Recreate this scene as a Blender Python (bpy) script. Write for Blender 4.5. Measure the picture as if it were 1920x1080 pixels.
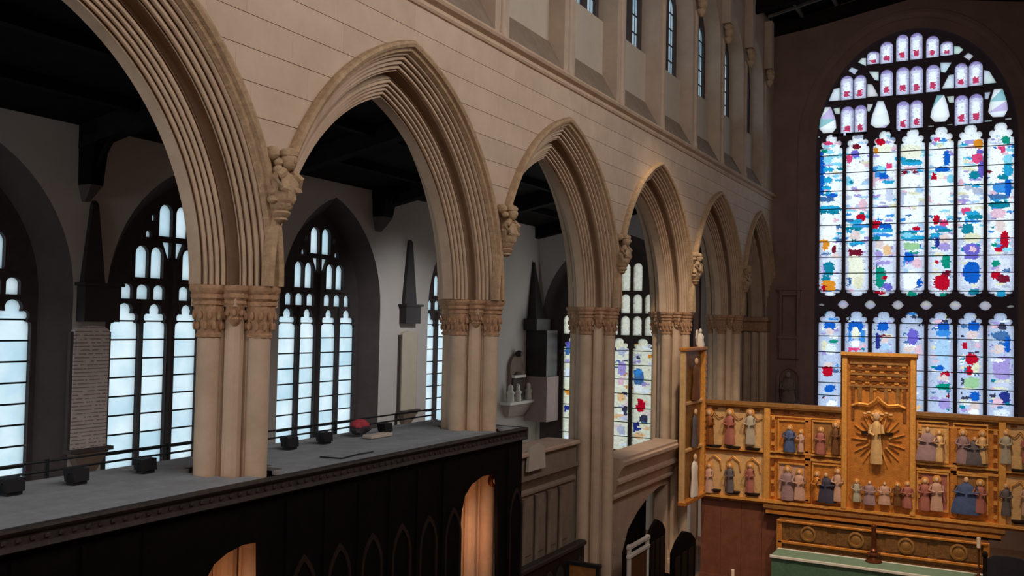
import bpy, bmesh, math, random
from mathutils import Vector, Matrix
from mathutils.geometry import tessellate_polygon, delaunay_2d_cdt
for o in list(bpy.data.objects): bpy.data.objects.remove(o)
random.seed(7)
S = bpy.context.scene
COL = S.collection
# ------------------------------------------------------------------ camera
FPX = 1754.625
RX = (0.88353618, 0.00133465, -0.46836101)      # world axes in camera (right, down, forward) components
RY = (0.467914, 0.04125693, 0.88281049)
RZ = (0.02050138, -0.99914768, 0.03582749)
CAM = Vector((6.5, 0.0, 6.0))
cd = bpy.data.cameras.new('camera'); cam = bpy.data.objects.new('camera', cd); COL.objects.link(cam)
cd.sensor_width = 36.0; cd.lens = FPX / 1920 * 36.0; cd.clip_end = 200; cd.clip_start = .05
cam.matrix_world = Matrix(((RX[0], -RX[1], -RX[2], CAM.x), (RY[0], -RY[1], -RY[2], CAM.y), (RZ[0], -RZ[1], -RZ[2], CAM.z), (0, 0, 0, 1)))
S.camera = cam
def ray(px, py):
    v = ((px - 960) / FPX, (py - 540) / FPX, 1.0)
    return Vector([r[0]*v[0] + r[1]*v[1] + r[2]*v[2] for r in (RX, RY, RZ)])
def on_x(px, py, x): r = ray(px, py); p = CAM + r*((x - CAM.x)/r.x); return (p.y, p.z)
def on_y(px, py, y): r = ray(px, py); p = CAM + r*((y - CAM.y)/r.y); return (p.x, p.z)
def on_z(px, py, z): r = ray(px, py); p = CAM + r*((z - CAM.z)/r.z); return (p.x, p.y)
def project(p):
    d = Vector(p) - CAM
    q = [RX[i]*d.x + RY[i]*d.y + RZ[i]*d.z for i in range(3)]
    return (960 + FPX*q[0]/q[2], 540 + FPX*q[1]/q[2])
# ------------------------------------------------------------------ sky, lights, exposure
wd = bpy.data.worlds.new('sky'); S.world = wd; wd.use_nodes = True
bg = wd.node_tree.nodes['Background']; bg.inputs[0].default_value = (.80, .92, 1.0, 1); bg.inputs[1].default_value = 1.25
S.view_settings.view_transform = 'Standard'; S.view_settings.look = 'None'
S.view_settings.exposure = 0.0; S.view_settings.gamma = 1.0; S.view_settings.use_curve_mapping = False
def area(name, loc, target, sx, sy, power, col):
    l = bpy.data.lights.new(name, 'AREA'); l.shape = 'RECTANGLE'; l.size = sx; l.size_y = sy; l.energy = power; l.color = col
    o = bpy.data.objects.new(name, l); COL.objects.link(o); o.location = loc
    o.rotation_euler = (Vector(target) - Vector(loc)).to_track_quat('-Z', 'Y').to_euler()
    return o
def spot(name, loc, target, power, col, ang, blend=.6, size=.25):
    l = bpy.data.lights.new(name, 'SPOT'); l.energy = power; l.color = col; l.spot_size = math.radians(ang); l.spot_blend = blend; l.shadow_soft_size = size
    o = bpy.data.objects.new(name, l); COL.objects.link(o); o.location = loc
    o.rotation_euler = (Vector(target) - Vector(loc)).to_track_quat('-Z', 'Y').to_euler()
    return o
DAY = (1.0, .885, .82); COOL = (.93, .97, 1.0)
SOUTH_Y = [-3.0, 1.65, 6.3, 10.95, 15.6]
for yy, pw in zip(SOUTH_Y, (138, 140, 140, 142, 100)):   # daylight entering at the five south clerestory windows
    area('south_clerestory_daylight', (7.86, yy, 12.4), (0, yy + .5, 8.2), 3.2, 3.4, pw, DAY)
area('west_fill_light', (4.0, -11.6, 8.0), (3.0, 10, 6.5), 5.0, 8.0, 380, DAY)  # added lamp brightening west-facing stone; the west wall has no window
area('aisle_west_fill_light', (-3.6, -5.8, 6.0), (-5.0, 10, 6.2), 3.2, 4.0, 340, (.80, .92, 1.0))  # added lamp grazing the aisle's north wall; the wall behind it is solid
area('aisle_east_window_daylight', (-3.7, 26.1, 5.2), (-5.2, 16, 5.6), 3.6, 5.0, 45, COOL)
spot('aisle_spotlight', (-1.25, 17.4, 8.7), (-6.5, 18.9, 4.6), 660, (.97, .98, 1.0), 62, 1.0)
spot('chancel_spotlight', (6.6, 15.0, 13.6), (4.4, 22, 3.2), 3000, (1.0, .78, .55), 44)
spot('chancel_spotlight', (2.6, 15.0, 14.2), (1.5, 22, 2.6), 3200, (1.0, .80, .60), 44)
# ------------------------------------------------------------------ helpers
def lin(c):
    return tuple(((v/255)/12.92 if v/255 <= .04045 else ((v/255 + .055)/1.055)**2.4) for v in c)
ORIG = {}
def link(o, parent):
    COL.objects.link(o)
    if parent is not None: o.parent = parent
class MB:
    def __init__(s): s.v = []; s.f = []; s.c = None; s.m = []; s.cur = 0
    def add(s, vs, fs):
        b = len(s.v); s.v += [tuple(p) for p in vs]; s.f += [tuple(i + b for i in f) for f in fs]; s.m += [s.cur]*len(fs); return s
    def box(s, x0, x1, y0, y1, z0, z1, bev=0):
        if bev:
            b = bev
            ring = lambda z, i: [(x0+i, y0+i+b, z), (x0+i+b, y0+i, z), (x1-i-b, y0+i, z), (x1-i, y0+i+b, z), (x1-i, y1-i-b, z), (x1-i-b, y1-i, z), (x0+i+b, y1-i, z), (x0+i, y1-i-b, z)]
            return s.rings([ring(z0, b), ring(z0+b, 0), ring(z1-b, 0), ring(z1, b)])
        return s.add([(x0,y0,z0),(x1,y0,z0),(x1,y1,z0),(x0,y1,z0),(x0,y0,z1),(x1,y0,z1),(x1,y1,z1),(x0,y1,z1)],
                     [(3,2,1,0),(4,5,6,7),(0,1,5,4),(1,2,6,5),(2,3,7,6),(3,0,4,7)])
    def rings(s, R, cap=True, closed=True):
        n = len(R[0]); vs = [p for r in R for p in r]; fs = []
        for k in range(len(R)-1):
            for i in range(n if closed else n-1):
                j = (i+1) % n
                fs.append((k*n+i, k*n+j, (k+1)*n+j, (k+1)*n+i))
        if cap and closed: fs.append(tuple(range(n-1, -1, -1))); fs.append(tuple((len(R)-1)*n + i for i in range(n)))
        return s.add(vs, fs)
    def lathe(s, prof, cx, cy, n=16, sx=1, sy=1, a0=0):
        return s.rings([[(cx + r*sx*math.cos(a0 + 2*math.pi*i/n), cy + r*sy*math.sin(a0 + 2*math.pi*i/n), z) for i in range(n)] for r, z in prof])
    def tube(s, pts, r, n=8):
        R = []
        for k, p in enumerate(pts):
            p = Vector(p); a = Vector(pts[max(k-1, 0)]); b = Vector(pts[min(k+1, len(pts)-1)]); t = (b - a).normalized()
            u = t.cross(Vector((0, 0, 1)) if abs(t.z) < .9 else Vector((1, 0, 0))).normalized(); w = t.cross(u)
            rr = r[k] if isinstance(r, (list, tuple)) else r
            R.append([p + (u*math.cos(2*math.pi*i/n) + w*math.sin(2*math.pi*i/n))*rr for i in range(n)])
        return s.rings(R)
    def ball(s, c, rx, ry, rz, n=12, m=7, f=None):
        prof = [(math.sin(math.pi*k/m), -math.cos(math.pi*k/m)) for k in range(m+1)]
        R = []
        for r, z in prof:
            r = max(r, .02); ring = []
            for i in range(n):
                a = 2*math.pi*i/n; k = f(a, z) if f else 1
                ring.append((c[0] + rx*r*math.cos(a)*k, c[1] + ry*r*math.sin(a)*k, c[2] + rz*z))
            R.append(ring)
        return s.rings(R)
    def prism(s, poly, fn, d0, d1, holes=()):
        """poly in plane coordinates; fn(u, v, d) -> xyz; extruded between d0 and d1"""
        loops = [list(poly)] + [list(h) for h in holes]
        flat = [p for l in loops for p in l]
        n = len(flat); vs = [fn(p[0], p[1], d0) for p in flat] + [fn(p[0], p[1], d1) for p in flat]
        fs = []
        if holes:
            ed = []; k = 0
            for l in loops: ed += [(k+i, k+(i+1) % len(l)) for i in range(len(l))]; k += len(l)
            cv, _, tris, ov, _, _ = delaunay_2d_cdt([Vector(p) for p in flat], ed, [], 1, 1e-5)
            bb = [(min(p[0] for p in l), max(p[0] for p in l), min(p[1] for p in l), max(p[1] for p in l), l) for l in loops]
            def solid(t):
                u = sum(cv[i][0] for i in t)/3; v = sum(cv[i][1] for i in t)/3; c = False
                for x0, x1, y0, y1, l in bb:
                    if x0 <= u <= x1 and y0 <= v <= y1:
                        j = len(l) - 1
                        for i in range(len(l)):
                            a, e = l[i], l[j]
                            if (a[1] > v) != (e[1] > v) and u < (e[0]-a[0])*(v-a[1])/(e[1]-a[1]) + a[0]: c = not c
                            j = i
                return c
            tris = [t for t in tris if solid(t)]
            m = len(cv)
            idx = [o_[0] if len(o_) else None for o_ in ov]
            for i, p in enumerate(cv):
                if idx[i] is None: idx[i] = len(vs); vs += [fn(p[0], p[1], d0), fn(p[0], p[1], d1)]
            other = lambda i: i + n if i < n else i + 1
            for t in tris:
                fs.append(tuple(idx[i] for i in t)); fs.append(tuple(other(idx[i]) for i in t[::-1]))
        else:
            tris = tessellate_polygon([[Vector((p[0], p[1], 0)) for p in flat]])
            fs = [tuple(t) for t in tris] + [tuple(i + n for i in t[::-1]) for t in tris]
        k = 0
        for l in loops:
            m = len(l)
            for i in range(m):
                j = (i+1) % m; fs.append((k+i, k+j, n+k+j, n+k+i))
            k += m
        return s.add(vs, fs)
    def loft(s, A, B, closed=True):
        n = len(A); return s.add(list(A) + list(B), [(i, (i+1) % n, n + (i+1) % n, n + i) for i in range(n if closed else n-1)])
    def build(s, name, mat, parent=None, smooth=False, kind=None, fix=True):
        o0 = Vector((0, 0, 0))
        p = parent
        while p is not None: o0 = o0 + Vector(p.location); p = p.parent
        me = bpy.data.meshes.new(name)
        me.from_pydata([(v[0]-o0.x, v[1]-o0.y, v[2]-o0.z) for v in s.v], [], s.f)
        for mm in (mat if isinstance(mat, (list, tuple)) else [mat]): me.materials.append(MAT[mm])
        if any(s.m): me.polygons.foreach_set('material_index', s.m)
        if s.c is not None:
            at = me.color_attributes.new('tint', 'FLOAT_COLOR', 'CORNER')
            buf = []
            for pl in me.polygons:
                c = s.c[pl.index]
                buf += [c[0], c[1], c[2], 1.0]*pl.loop_total
            at.data.foreach_set('color', buf)
        if fix:
            bm = bmesh.new(); bm.from_mesh(me); bmesh.ops.recalc_face_normals(bm, faces=bm.faces); bm.to_mesh(me); bm.free()
        if smooth:
            me.polygons.foreach_set('use_smooth', [True]*len(me.polygons))
            try: me.set_sharp_from_angle(angle=math.radians(smooth if smooth is not True else 40))
            except Exception: pass
        me.update()
        o = bpy.data.objects.new(name, me); link(o, parent)
        if kind: o['kind'] = kind
        return o
def tag(o, label, cat, group=None):
    o['label'] = label; o['category'] = cat
    if group: o['group'] = group
    return o
def thing(name, loc, label=None, cat=None, group=None, kind=None):
    o = bpy.data.objects.new(name, None); COL.objects.link(o); o.location = loc; o.empty_display_size = .2
    if label: tag(o, label, cat, group)
    if kind: o['kind'] = kind
    return o
def copy_tree(o, parent=None):
    c = o.copy(); COL.objects.link(c); c.parent = parent
    for ch in list(o.children): copy_tree(ch, c)
    return c
# ------------------------------------------------------------------ materials
MAT = {}
def mat(name, col, rough=.8, var=.12, scale=3.0, bump=.15, bscale=40, metal=0, rnd=.0, stain=None, spec=.3):
    m = bpy.data.materials.new(name); m.use_nodes = True; nt = m.node_tree; N = nt.nodes; L = nt.links
    b = N['Principled BSDF']; b.inputs['Roughness'].default_value = rough; b.inputs['Metallic'].default_value = metal; b.inputs['Specular IOR Level'].default_value = spec
    tc = N.new('ShaderNodeTexCoord')
    nz = N.new('ShaderNodeTexNoise'); nz.inputs['Scale'].default_value = scale; nz.inputs['Detail'].default_value = 6; nz.inputs['Roughness'].default_value = .65
    L.new(tc.outputs['Object'], nz.inputs['Vector'])
    r = N.new('ShaderNodeValToRGB'); e = r.color_ramp.elements
    c = lin(col); e[0].position = .3; e[1].position = .72
    e[0].color = (c[0]*(1-var), c[1]*(1-var*1.1), c[2]*(1-var*1.2), 1); e[1].color = (min(1, c[0]*(1+var)), min(1, c[1]*(1+var)), min(1, c[2]*(1+var)), 1)
    L.new(nz.outputs['Fac'], r.inputs['Fac']); out = r.outputs['Color']
    if stain:
        n2 = N.new('ShaderNodeTexNoise'); n2.inputs['Scale'].default_value = .9; n2.inputs['Detail'].default_value = 8
        L.new(tc.outputs['Object'], n2.inputs['Vector'])
        r2 = N.new('ShaderNodeValToRGB'); r2.color_ramp.elements[0].position = .55; r2.color_ramp.elements[1].position = .75
        L.new(n2.outputs['Fac'], r2.inputs['Fac'])
        mx = N.new('ShaderNodeMix'); mx.data_type = 'RGBA'; mx.inputs[7].default_value = (*lin(stain), 1)
        ml = N.new('ShaderNodeMath'); ml.operation = 'MULTIPLY'; ml.inputs[1].default_value = .45; L.new(r2.outputs['Color'], ml.inputs[0])
        L.new(ml.outputs[0], mx.inputs[0]); L.new(out, mx.inputs[6]); out = mx.outputs[2]
    if rnd:
        oi = N.new('ShaderNodeObjectInfo'); hs = N.new('ShaderNodeHueSaturation')
        mr = N.new('ShaderNodeMapRange'); mr.inputs[3].default_value = 1-rnd; mr.inputs[4].default_value = 1+rnd
        L.new(oi.outputs['Random'], mr.inputs[0]); L.new(mr.outputs[0], hs.inputs['Value']); L.new(out, hs.inputs['Color']); out = hs.outputs['Color']
    L.new(out, b.inputs['Base Color'])
    if bump:
        n3 = N.new('ShaderNodeTexNoise'); n3.inputs['Scale'].default_value = bscale; n3.inputs['Detail'].default_value = 5
        L.new(tc.outputs['Object'], n3.inputs['Vector'])
        bp = N.new('ShaderNodeBump'); bp.inputs['Strength'].default_value = bump; bp.inputs['Distance'].default_value = .02
        L.new(n3.outputs['Fac'], bp.inputs['Height']); L.new(bp.outputs[0], b.inputs['Normal'])
    MAT[name] = m; return m
mat('ashlar', (194, 172, 152), .9, .10, 2.0, .12, 30, rnd=.05, stain=(176, 150, 120))
mat('stone', (190, 166, 142), .85, .12, 3.0, .15, 40, stain=(150, 122, 96))
mat('carved_stone', (172, 146, 116), .85, .25, 14.0, .5, 30, stain=(120, 92, 66))
mat('capital_stone', (170, 134, 104), .85, .28, 16.0, .6, 26, stain=(130, 92, 66))
mat('mortar', (140, 116, 98), .95, .1, 6, 0)
mat('clerestory_stone', (180, 160, 142), .9, .10, 2.5, .12, 30, stain=(150, 128, 108))
mat('panel_plaster', (186, 174, 158), .9, .06, 3.0, .05, 40)
mat('sill_stone', (136, 120, 104), .9, .15, 4.0, .15, 30)
mat('shaded_east_stone', (132, 108, 98), .9, .12, 1.2, .15, 30, stain=(108, 84, 76))  # arcade stone with the weak light of the east end darkened into its colour
mat('aisle_plaster', (196, 190, 184), .95, .05, 1.2, .05, 30)
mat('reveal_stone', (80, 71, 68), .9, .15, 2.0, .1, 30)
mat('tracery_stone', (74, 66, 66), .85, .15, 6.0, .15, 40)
mat('east_tracery_stone', (82, 72, 84), .85, .15, 6.0, .15, 40)
mat('dark_oak', (40, 30, 25), .6, .3, 6.0, .2, 60, spec=.12)
mat('black_oak', (15, 11, 11), .7, .3, 6.0, .2, 60, spec=.05)
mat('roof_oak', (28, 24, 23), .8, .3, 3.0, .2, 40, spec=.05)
mat('rib_oak', (120, 118, 116), .6, .2, 3.0, .1, 40)
mat('cornice_oak', (56, 49, 47), .55, .3, 10.0, .3, 60, spec=.2)
mat('deck_board', (146, 152, 158), .85, .14, 5.0, .15, 40, rnd=.08)
mat('dado_oak', (112, 68, 50), .5, .25, 4.0, .15, 40)
mat('iron', (26, 26, 30), .5, .1, 10, 0)
mat('lead', (40, 42, 50), .6, .1, 10, 0)
mat('tablet_marble', (178, 166, 158), .5, .06, 4, .02, 30)
mat('tablet_cream', (190, 180, 158), .5, .06, 4, .02, 30)
mat('dark_marble', (46, 40, 40), .35, .2, 5, 0)
mat('white_marble', (214, 210, 202), .45, .06, 5, .05, 30)
mat('chantry_stone', (186, 160, 140), .85, .12, 3.0, .15, 40, stain=(150, 120, 100))
mat('tomb_stone', (128, 112, 98), .85, .15, 4.0, .2, 30)
mat('lilac_stone', (150, 132, 128), .85, .08, 4.0, .1, 30)
mat('gold', (198, 128, 56), .45, .26, 9.0, .5, 50, metal=.35)
mat('bright_gold', (228, 164, 82), .42, .2, 12.0, .45, 60, metal=.4)
mat('dark_gold', (134, 80, 36), .5, .3, 12.0, .5, 50, metal=.3)
mat('antique_gold', (156, 112, 62), .5, .3, 8.0, .4, 50, metal=.3)
mat('pale_gold', (212, 172, 118), .5, .16, 8.0, .35, 50, metal=.2)
mat('bronze_paint', (122, 84, 46), .5, .4, 14.0, .4, 40, metal=.2)
mat('skin_paint', (206, 168, 132), .6, .06, 6, 0)
mat('rose_paint', (158, 96, 84), .6, .15, 10, .1, 40)
mat('pink_paint', (190, 150, 130), .6, .12, 10, .1, 40)
mat('slate_paint', (92, 84, 88), .6, .2, 10, .1, 40)
mat('blue_paint', (70, 86, 124), .6, .2, 10, .1, 40)
mat('navy_paint', (58, 56, 74), .6, .2, 10, .1, 40)
mat('lilac_paint', (150, 122, 124), .6, .15, 10, .1, 40)
mat('grey_paint', (168, 158, 140), .6, .12, 10, .1, 40)
mat('brown_paint', (104, 66, 36), .6, .2, 10, .1, 40)
mat('white_paint', (214, 206, 196), .6, .06, 10, .05, 40)
mat('green_cloth', (74, 104, 84), .85, .2, 12, .15, 60)
mat('green_top', (112, 138, 118), .85, .1, 8, .1, 60)
mat('linen', (214, 210, 198), .9, .05, 8, .1, 60)
mat('red_cloth', (176, 62, 74), .8, .25, 8, .3, 20)
mat('pale_board', (196, 186, 172), .8, .08, 8, .05, 30)
mat('candle_wax', (236, 214, 190), .5, .04, 8, 0)
mat('bronze', (110, 62, 40), .35, .2, 8, .1, 30, metal=.6)
mat('floor_tile', (120, 92, 76), .6, .2, 4, .1, 20)
mat('dark_cloth', (58, 56, 62), .85, .2, 6, .15, 40)
def glass(name, col=None, attr=False, var=.15, mixc=(150, 190, 205), scale=1.2):
    m = bpy.data.materials.new(name); m.use_nodes = True; nt = m.node_tree; N = nt.nodes; L = nt.links
    N.remove(N['Principled BSDF']); out = N['Material Output']
    tr = N.new('ShaderNodeBsdfTranslucent')
    if attr:
        a = N.new('ShaderNodeAttribute'); a.attribute_name = 'tint'; L.new(a.outputs['Color'], tr.inputs['Color'])
    else:
        tc = N.new('ShaderNodeTexCoord'); nz = N.new('ShaderNodeTexNoise'); nz.inputs['Scale'].default_value = scale; nz.inputs['Detail'].default_value = 5
        L.new(tc.outputs['Object'], nz.inputs['Vector'])
        r = N.new('ShaderNodeValToRGB'); e = r.color_ramp.elements; e[0].position = .25; e[1].position = .75
        e[0].color = (*lin(mixc), 1); e[1].color = (*lin(col), 1)
        oi = N.new('ShaderNodeObjectInfo'); mr = N.new('ShaderNodeMapRange'); mr.inputs[3].default_value = -.16; mr.inputs[4].default_value = .16; L.new(oi.outputs['Random'], mr.inputs[0])
        ad = N.new('ShaderNodeMath'); ad.operation = 'ADD'; L.new(nz.outputs['Fac'], ad.inputs[0]); L.new(mr.outputs[0], ad.inputs[1])
        L.new(ad.outputs[0], r.inputs['Fac']); L.new(r.outputs['Color'], tr.inputs['Color'])
    L.new(tr.outputs[0], out.inputs['Surface'])
    MAT[name] = m
glass('clear_glass', (234, 240, 240), mixc=(192, 214, 222), scale=2.2)
glass('clerestory_glass', (214, 226, 232), mixc=(150, 176, 188), scale=3)
glass('stained_glass', attr=True)
# tablets: flat print of illegible lines of lettering
def lined(name, base, ink, freq):
    m = mat(name, base, .5, .05, 4, 0); nt = m.node_tree; N = nt.nodes; L = nt.links
    b = N['Principled BSDF']; src = b.inputs['Base Color'].links[0].from_socket
    tc = N.new('ShaderNodeTexCoord'); sp = N.new('ShaderNodeSeparateXYZ'); L.new(tc.outputs['Object'], sp.inputs[0])
    wv = N.new('ShaderNodeMath'); wv.operation = 'MULTIPLY'; wv.inputs[1].default_value = freq; L.new(sp.outputs['Z'], wv.inputs[0])
    fr = N.new('ShaderNodeMath'); fr.operation = 'FRACT'; L.new(wv.outputs[0], fr.inputs[0])
    gt = N.new('ShaderNodeMath'); gt.operation = 'GREATER_THAN'; gt.inputs[1].default_value = .68; L.new(fr.outputs[0], gt.inputs[0])
    nz = N.new('ShaderNodeTexNoise'); nz.inputs['Scale'].default_value = 14; L.new(tc.outputs['Object'], nz.inputs['Vector'])
    g2 = N.new('ShaderNodeMath'); g2.operation = 'GREATER_THAN'; g2.inputs[1].default_value = .42; L.new(nz.outputs['Fac'], g2.inputs[0])
    mu = N.new('ShaderNodeMath'); mu.operation = 'MULTIPLY'; L.new(gt.outputs[0], mu.inputs[0]); L.new(g2.outputs[0], mu.inputs[1])
    mx = N.new('ShaderNodeMix'); mx.data_type = 'RGBA'; mx.inputs[7].default_value = (*lin(ink), 1)
    L.new(mu.outputs[0], mx.inputs[0]); L.new(src, mx.inputs[6]); L.new(mx.outputs[2], b.inputs['Base Color'])
lined('inscribed_marble', (214, 200, 196), (150, 138, 134), 17)
FX = lambda x0: (lambda u, v, d: (x0 + d, u, v))      # plane facing +x (south)
FY = lambda y0: (lambda u, v, d: (u, y0 - d, v))      # plane facing -y (west)
# ================================================================== SETTING
BAY = 4.65; A0 = 9.42; E_OFF = .767; ZS = 6.30; RO = 3.067; RI = 2.575; RH = 3.20
APEX = [A0 - BAY, A0, A0 + BAY, A0 + 2*BAY, A0 + 3*BAY]
PIERS = [A0 - 1.5*BAY] + [A0 + (k - .5)*BAY for k in range(5)]; PIERS[2] += .08
LAST = 27.72; LAST_K = (29.62 - 25.69)/BAY       # the last, narrower bay
ARCHES = [(a, 1.0) for a in APEX] + [(LAST, LAST_K)]
def arch_half(r, n=22):
    """points of the right half of the arch of radius r from springing to apex, relative to the apex axis"""
    tm = math.acos(E_OFF / r)
    return [(-E_OFF + r*math.cos(tm*i/n), ZS + r*math.sin(tm*i/n)) for i in range(n+1)]
def hood_top(y, r=RH):
    z = -1
    for a, k in ARCHES:
        d = abs(y - a)/k
        q = r*r - (d + E_OFF)**2
        if q > 0: z = max(z, ZS + math.sqrt(q))
    return z
# floor
b = MB(); b.box(-8, 9, -12, 31, -.3, 0); b.build('floor', 'floor_tile', kind='structure')
# arcade wall core
b = MB(); poly = [(-12, 10.1), (-12, ZS), (A0 - 1.5*BAY - .2, ZS)]
for a, k in ARCHES:
    h = arch_half(RO - .004)
    poly += [(a - u*k, z) for u, z in h] + [(a + u*k, z) for u, z in h[::-1][1:]]
poly += [(29.62, ZS), (29.62, 10.1)]
b.prism(poly, FX(0), -.012, -.96)
wall_n = b.build('wall_north', 'mortar', kind='structure')
b = MB(); b.box(-.96, 0, -12, PIERS[0]-.8, 0, ZS); b.build('wall_north_west', 'ashlar', kind='structure')
# ashlar blocks of the spandrels
def z_lo(y): return hood_top(y, RH - .02)
zc = 7.95 - 4*.327
nblk = 0
for k in range(11):
    z0, z1 = zc + k*.327, min(zc + (k+1)*.327, 10.0)
    if z1 - z0 < .05: break
    y = 2.0 + random.random()*.4
    while y < 29.6:
        L = random.uniform(1.0, 1.7); y1 = min(y + L, 29.6)
        n = max(4, int((y1 - y)/.03)); cols = []
        for i in range(n+1):
            yy = y + .0012 + (y1 - y - .0024)*i/n
            cols.append((yy, max(z0 + .0035, z_lo(yy))))
        run = []
        def flush(run):
            global nblk
            if len(run) < 3: return
            # simplify the straight bottom runs
            low = [run[0]] + [run[i] for i in range(1, len(run)-1) if abs((run[i][1] - run[i-1][1]) - (run[i+1][1] - run[i][1])) > 1e-5 or run[i][1] > z0 + .004] + [run[-1]]
            low = [p for p in low]
            pl = low + [(run[-1][0], z1 - .0035), (run[0][0], z1 - .0035)]
            MB().prism(pl, FX(0), -.02, 0).build('ashlar_block', 'ashlar', wall_n); nblk += 1
        for c in cols:
            if c[1] < z1 - .02: run.append(c)
            else: flush(run); run = []
        flush(run)
        y = y1
# arch mouldings, swept
def moulding_profile():
    ax, ar, bx_, br = 0.0, RO, -.40, RI
    L = math.hypot(bx_ - ax, br - ar); dx, dr = (bx_ - ax)/L, (br - ar)/L; nx, nr = dr, -dx      # into the stone
    pts = []
    def at(s, d): pts.append((ax + dx*s*L + nx*d, ar + dr*s*L + nr*d))
    def rolls(s0, s1, n, dep):
        for k in range(n):
            for i in range(7):
                t = i/6; a = math.sin(math.pi*t)
                at(s0 + (s1 - s0)*(k + t)/n, dep*(1 - max(a, 0)**.34))
    rolls(0, .40, 4, .10)
    for s_, d_ in ((.405, .0), (.42, .03), (.39, .07), (.36, .14), (.36, .21), (.40, .27), (.48, .30), (.55, .28), (.60, .22), (.615, .14), (.61, .07), (.60, .02)): at(s_, d_)
    rolls(.62, .97, 4, .08)
    at(1.0, 0)
    return pts
PS = moulding_profile()
PROF = PS + [(-.96 - x, r) for x, r in PS[::-1]]
HOOD = [(-.01, RH), (.05, RH + .012), (.10, RH - .005), (.115, RH - .04), (.095, RH - .075), (.05, RH - .085), (.045, RH - .12), (-.01, RO - .005)]
def sweep_arch(prof, a, k, n=24, closed=False):
    b = MB()
    for sgn in (1, -1):
        R = [[] for _ in range(n+1)]
        for x, r in prof:
            tm = math.acos(E_OFF / r)
            for i in range(n+1):
                t = tm*i/n
                R[i].append((x, a + sgn*k*(-E_OFF + r*math.cos(t)), ZS + r*math.sin(t)))
        b.rings(R, cap=False, closed=closed)
    return b
for i, (a, k) in enumerate(ARCHES):
    o = sweep_arch(PROF, a, k).build('arch_moulding', 'stone', wall_n, smooth=35)
    sweep_arch(HOOD, a, k).build('hood_mould', 'carved_stone', o, smooth=35)
# string course
b = MB()
sp = [(-.02, 9.90), (.03, 9.91), (.05, 9.94), (.035, 9.975), (.03, 10.0), (.11, 10.03), (.135, 10.065), (.12, 10.10), (.06, 10.14), (-.02, 10.18)]
b.rings([[(x, y, z) for x, z in sp] for y in (-6, 29.6)], cap=True)
tr = b.build('trim_1', 'stone', kind='structure', smooth=30)
# ------------------------------------------------------------------ clerestory
CB = [12.0 + 2.36*k for k in range(-2, 8)]         # west edge of each recess
CW = 1.93
def pointed(y0, y1, zb, zs, za, n=10):
    c = (y0 + y1)/2; h = (y1 - y0)/2; H = za - zs
    e = (H*H - h*h)/(2*h) if H > h else 0.0
    r = h + e; tm = math.acos(e/r) if e > 0 else math.pi/2
    half = [(-e + r*math.cos(tm*i/n), zs + r*math.sin(tm*i/n)) for i in range(n+1)]
    if e <= 0: half = [(h*math.cos(math.pi/2*i/n), zs + H*math.sin(math.pi/2*i/n)) for i in range(n+1)]
    return [(y0, zb), (y1, zb)] + [(c + u, z) for u, z in half] + [(c - u, z) for u, z in half[::-1][1:]]
b = MB()
holes = [pointed(y, y + CW, 10.17, 13.1, 14.35) for y in CB if y + CW < 29.4]
b.prism([(-12, 10.12), (29.62, 10.12), (29.62, 16.2), (-12, 16.2)], FX(0), 0, -.42, holes)
wall_c = b.build('wall_clerestory', 'clerestory_stone', kind='structure')
# slender attached shafts on the clerestory piers
for y in CB:
    ym = y - (2.36 - CW)/2
    MB().lathe([(.075, 10.13), (.075, 10.25), (.05, 10.3), (.05, 13.3), (.07, 13.35), (.07, 13.4)], .0, ym, 12).build('wall_shaft', 'clerestory_stone', wall_c, smooth=True)
win_n = 0
def window_root(loc):
    global win_n
    win_n += 1
    return thing('window_%d' % win_n, loc, kind='structure')
for y in CB:
    if y + CW > 29.4: continue
    w = window_root((-.4, y + CW/2, 10.2))
    MB().add([(-.002, y, 10.17), (-.002, y+CW, 10.17), (-.30, y+CW, 10.70), (-.30, y, 10.70), (-.41, y, 10.15), (-.41, y+CW, 10.15)], [(0,1,2,3), (0,1,5,4)]).build('sill', 'sill_stone', w)
    MB().box(-.42, -.30, y, y+CW, 10.66, 11.72).build('blind_panel', 'panel_plaster', w)
    lw, mw = .43, .18; x0 = y + (CW - 3*lw - 2*mw)/2
    hl = []
    for j in range(3):
        l0 = x0 + j*(lw + mw)
        hl.append(pointed(l0, l0 + lw, 11.76, 13.35 if j != 1 else 13.75, 13.6 if j != 1 else 14.05, 6))
    outer = pointed(y - .02, y + CW + .02, 11.70, 13.1, 14.40)
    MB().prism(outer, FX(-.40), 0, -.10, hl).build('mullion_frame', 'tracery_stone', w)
    for j in range(3):
        l0 = x0 + j*(lw + mw); top = 13.62 if j != 1 else 14.07
        nr = 5; hh = (top - 11.74)/nr
        for q in range(nr):
            MB().add([(-.46, l0-.02, 11.74+q*hh), (-.46, l0+lw+.02, 11.74+q*hh), (-.46, l0+lw+.02, 11.74+(q+1)*hh), (-.46, l0-.02, 11.74+(q+1)*hh)], [(0,1,2,3)]).build('pane', 'clerestory_glass', w)
            MB().box(-.47, -.445, l0-.02, l0+lw+.02, 11.74+(q+1)*hh-.012, 11.74+(q+1)*hh+.012).build('saddle_bar', 'lead', w)
        for q in range(1, 3):
            MB().box(-.465, -.45, l0+lw*q/3-.006, l0+lw*q/3+.006, 11.74, top).build('lead_came', 'lead', w)
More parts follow.
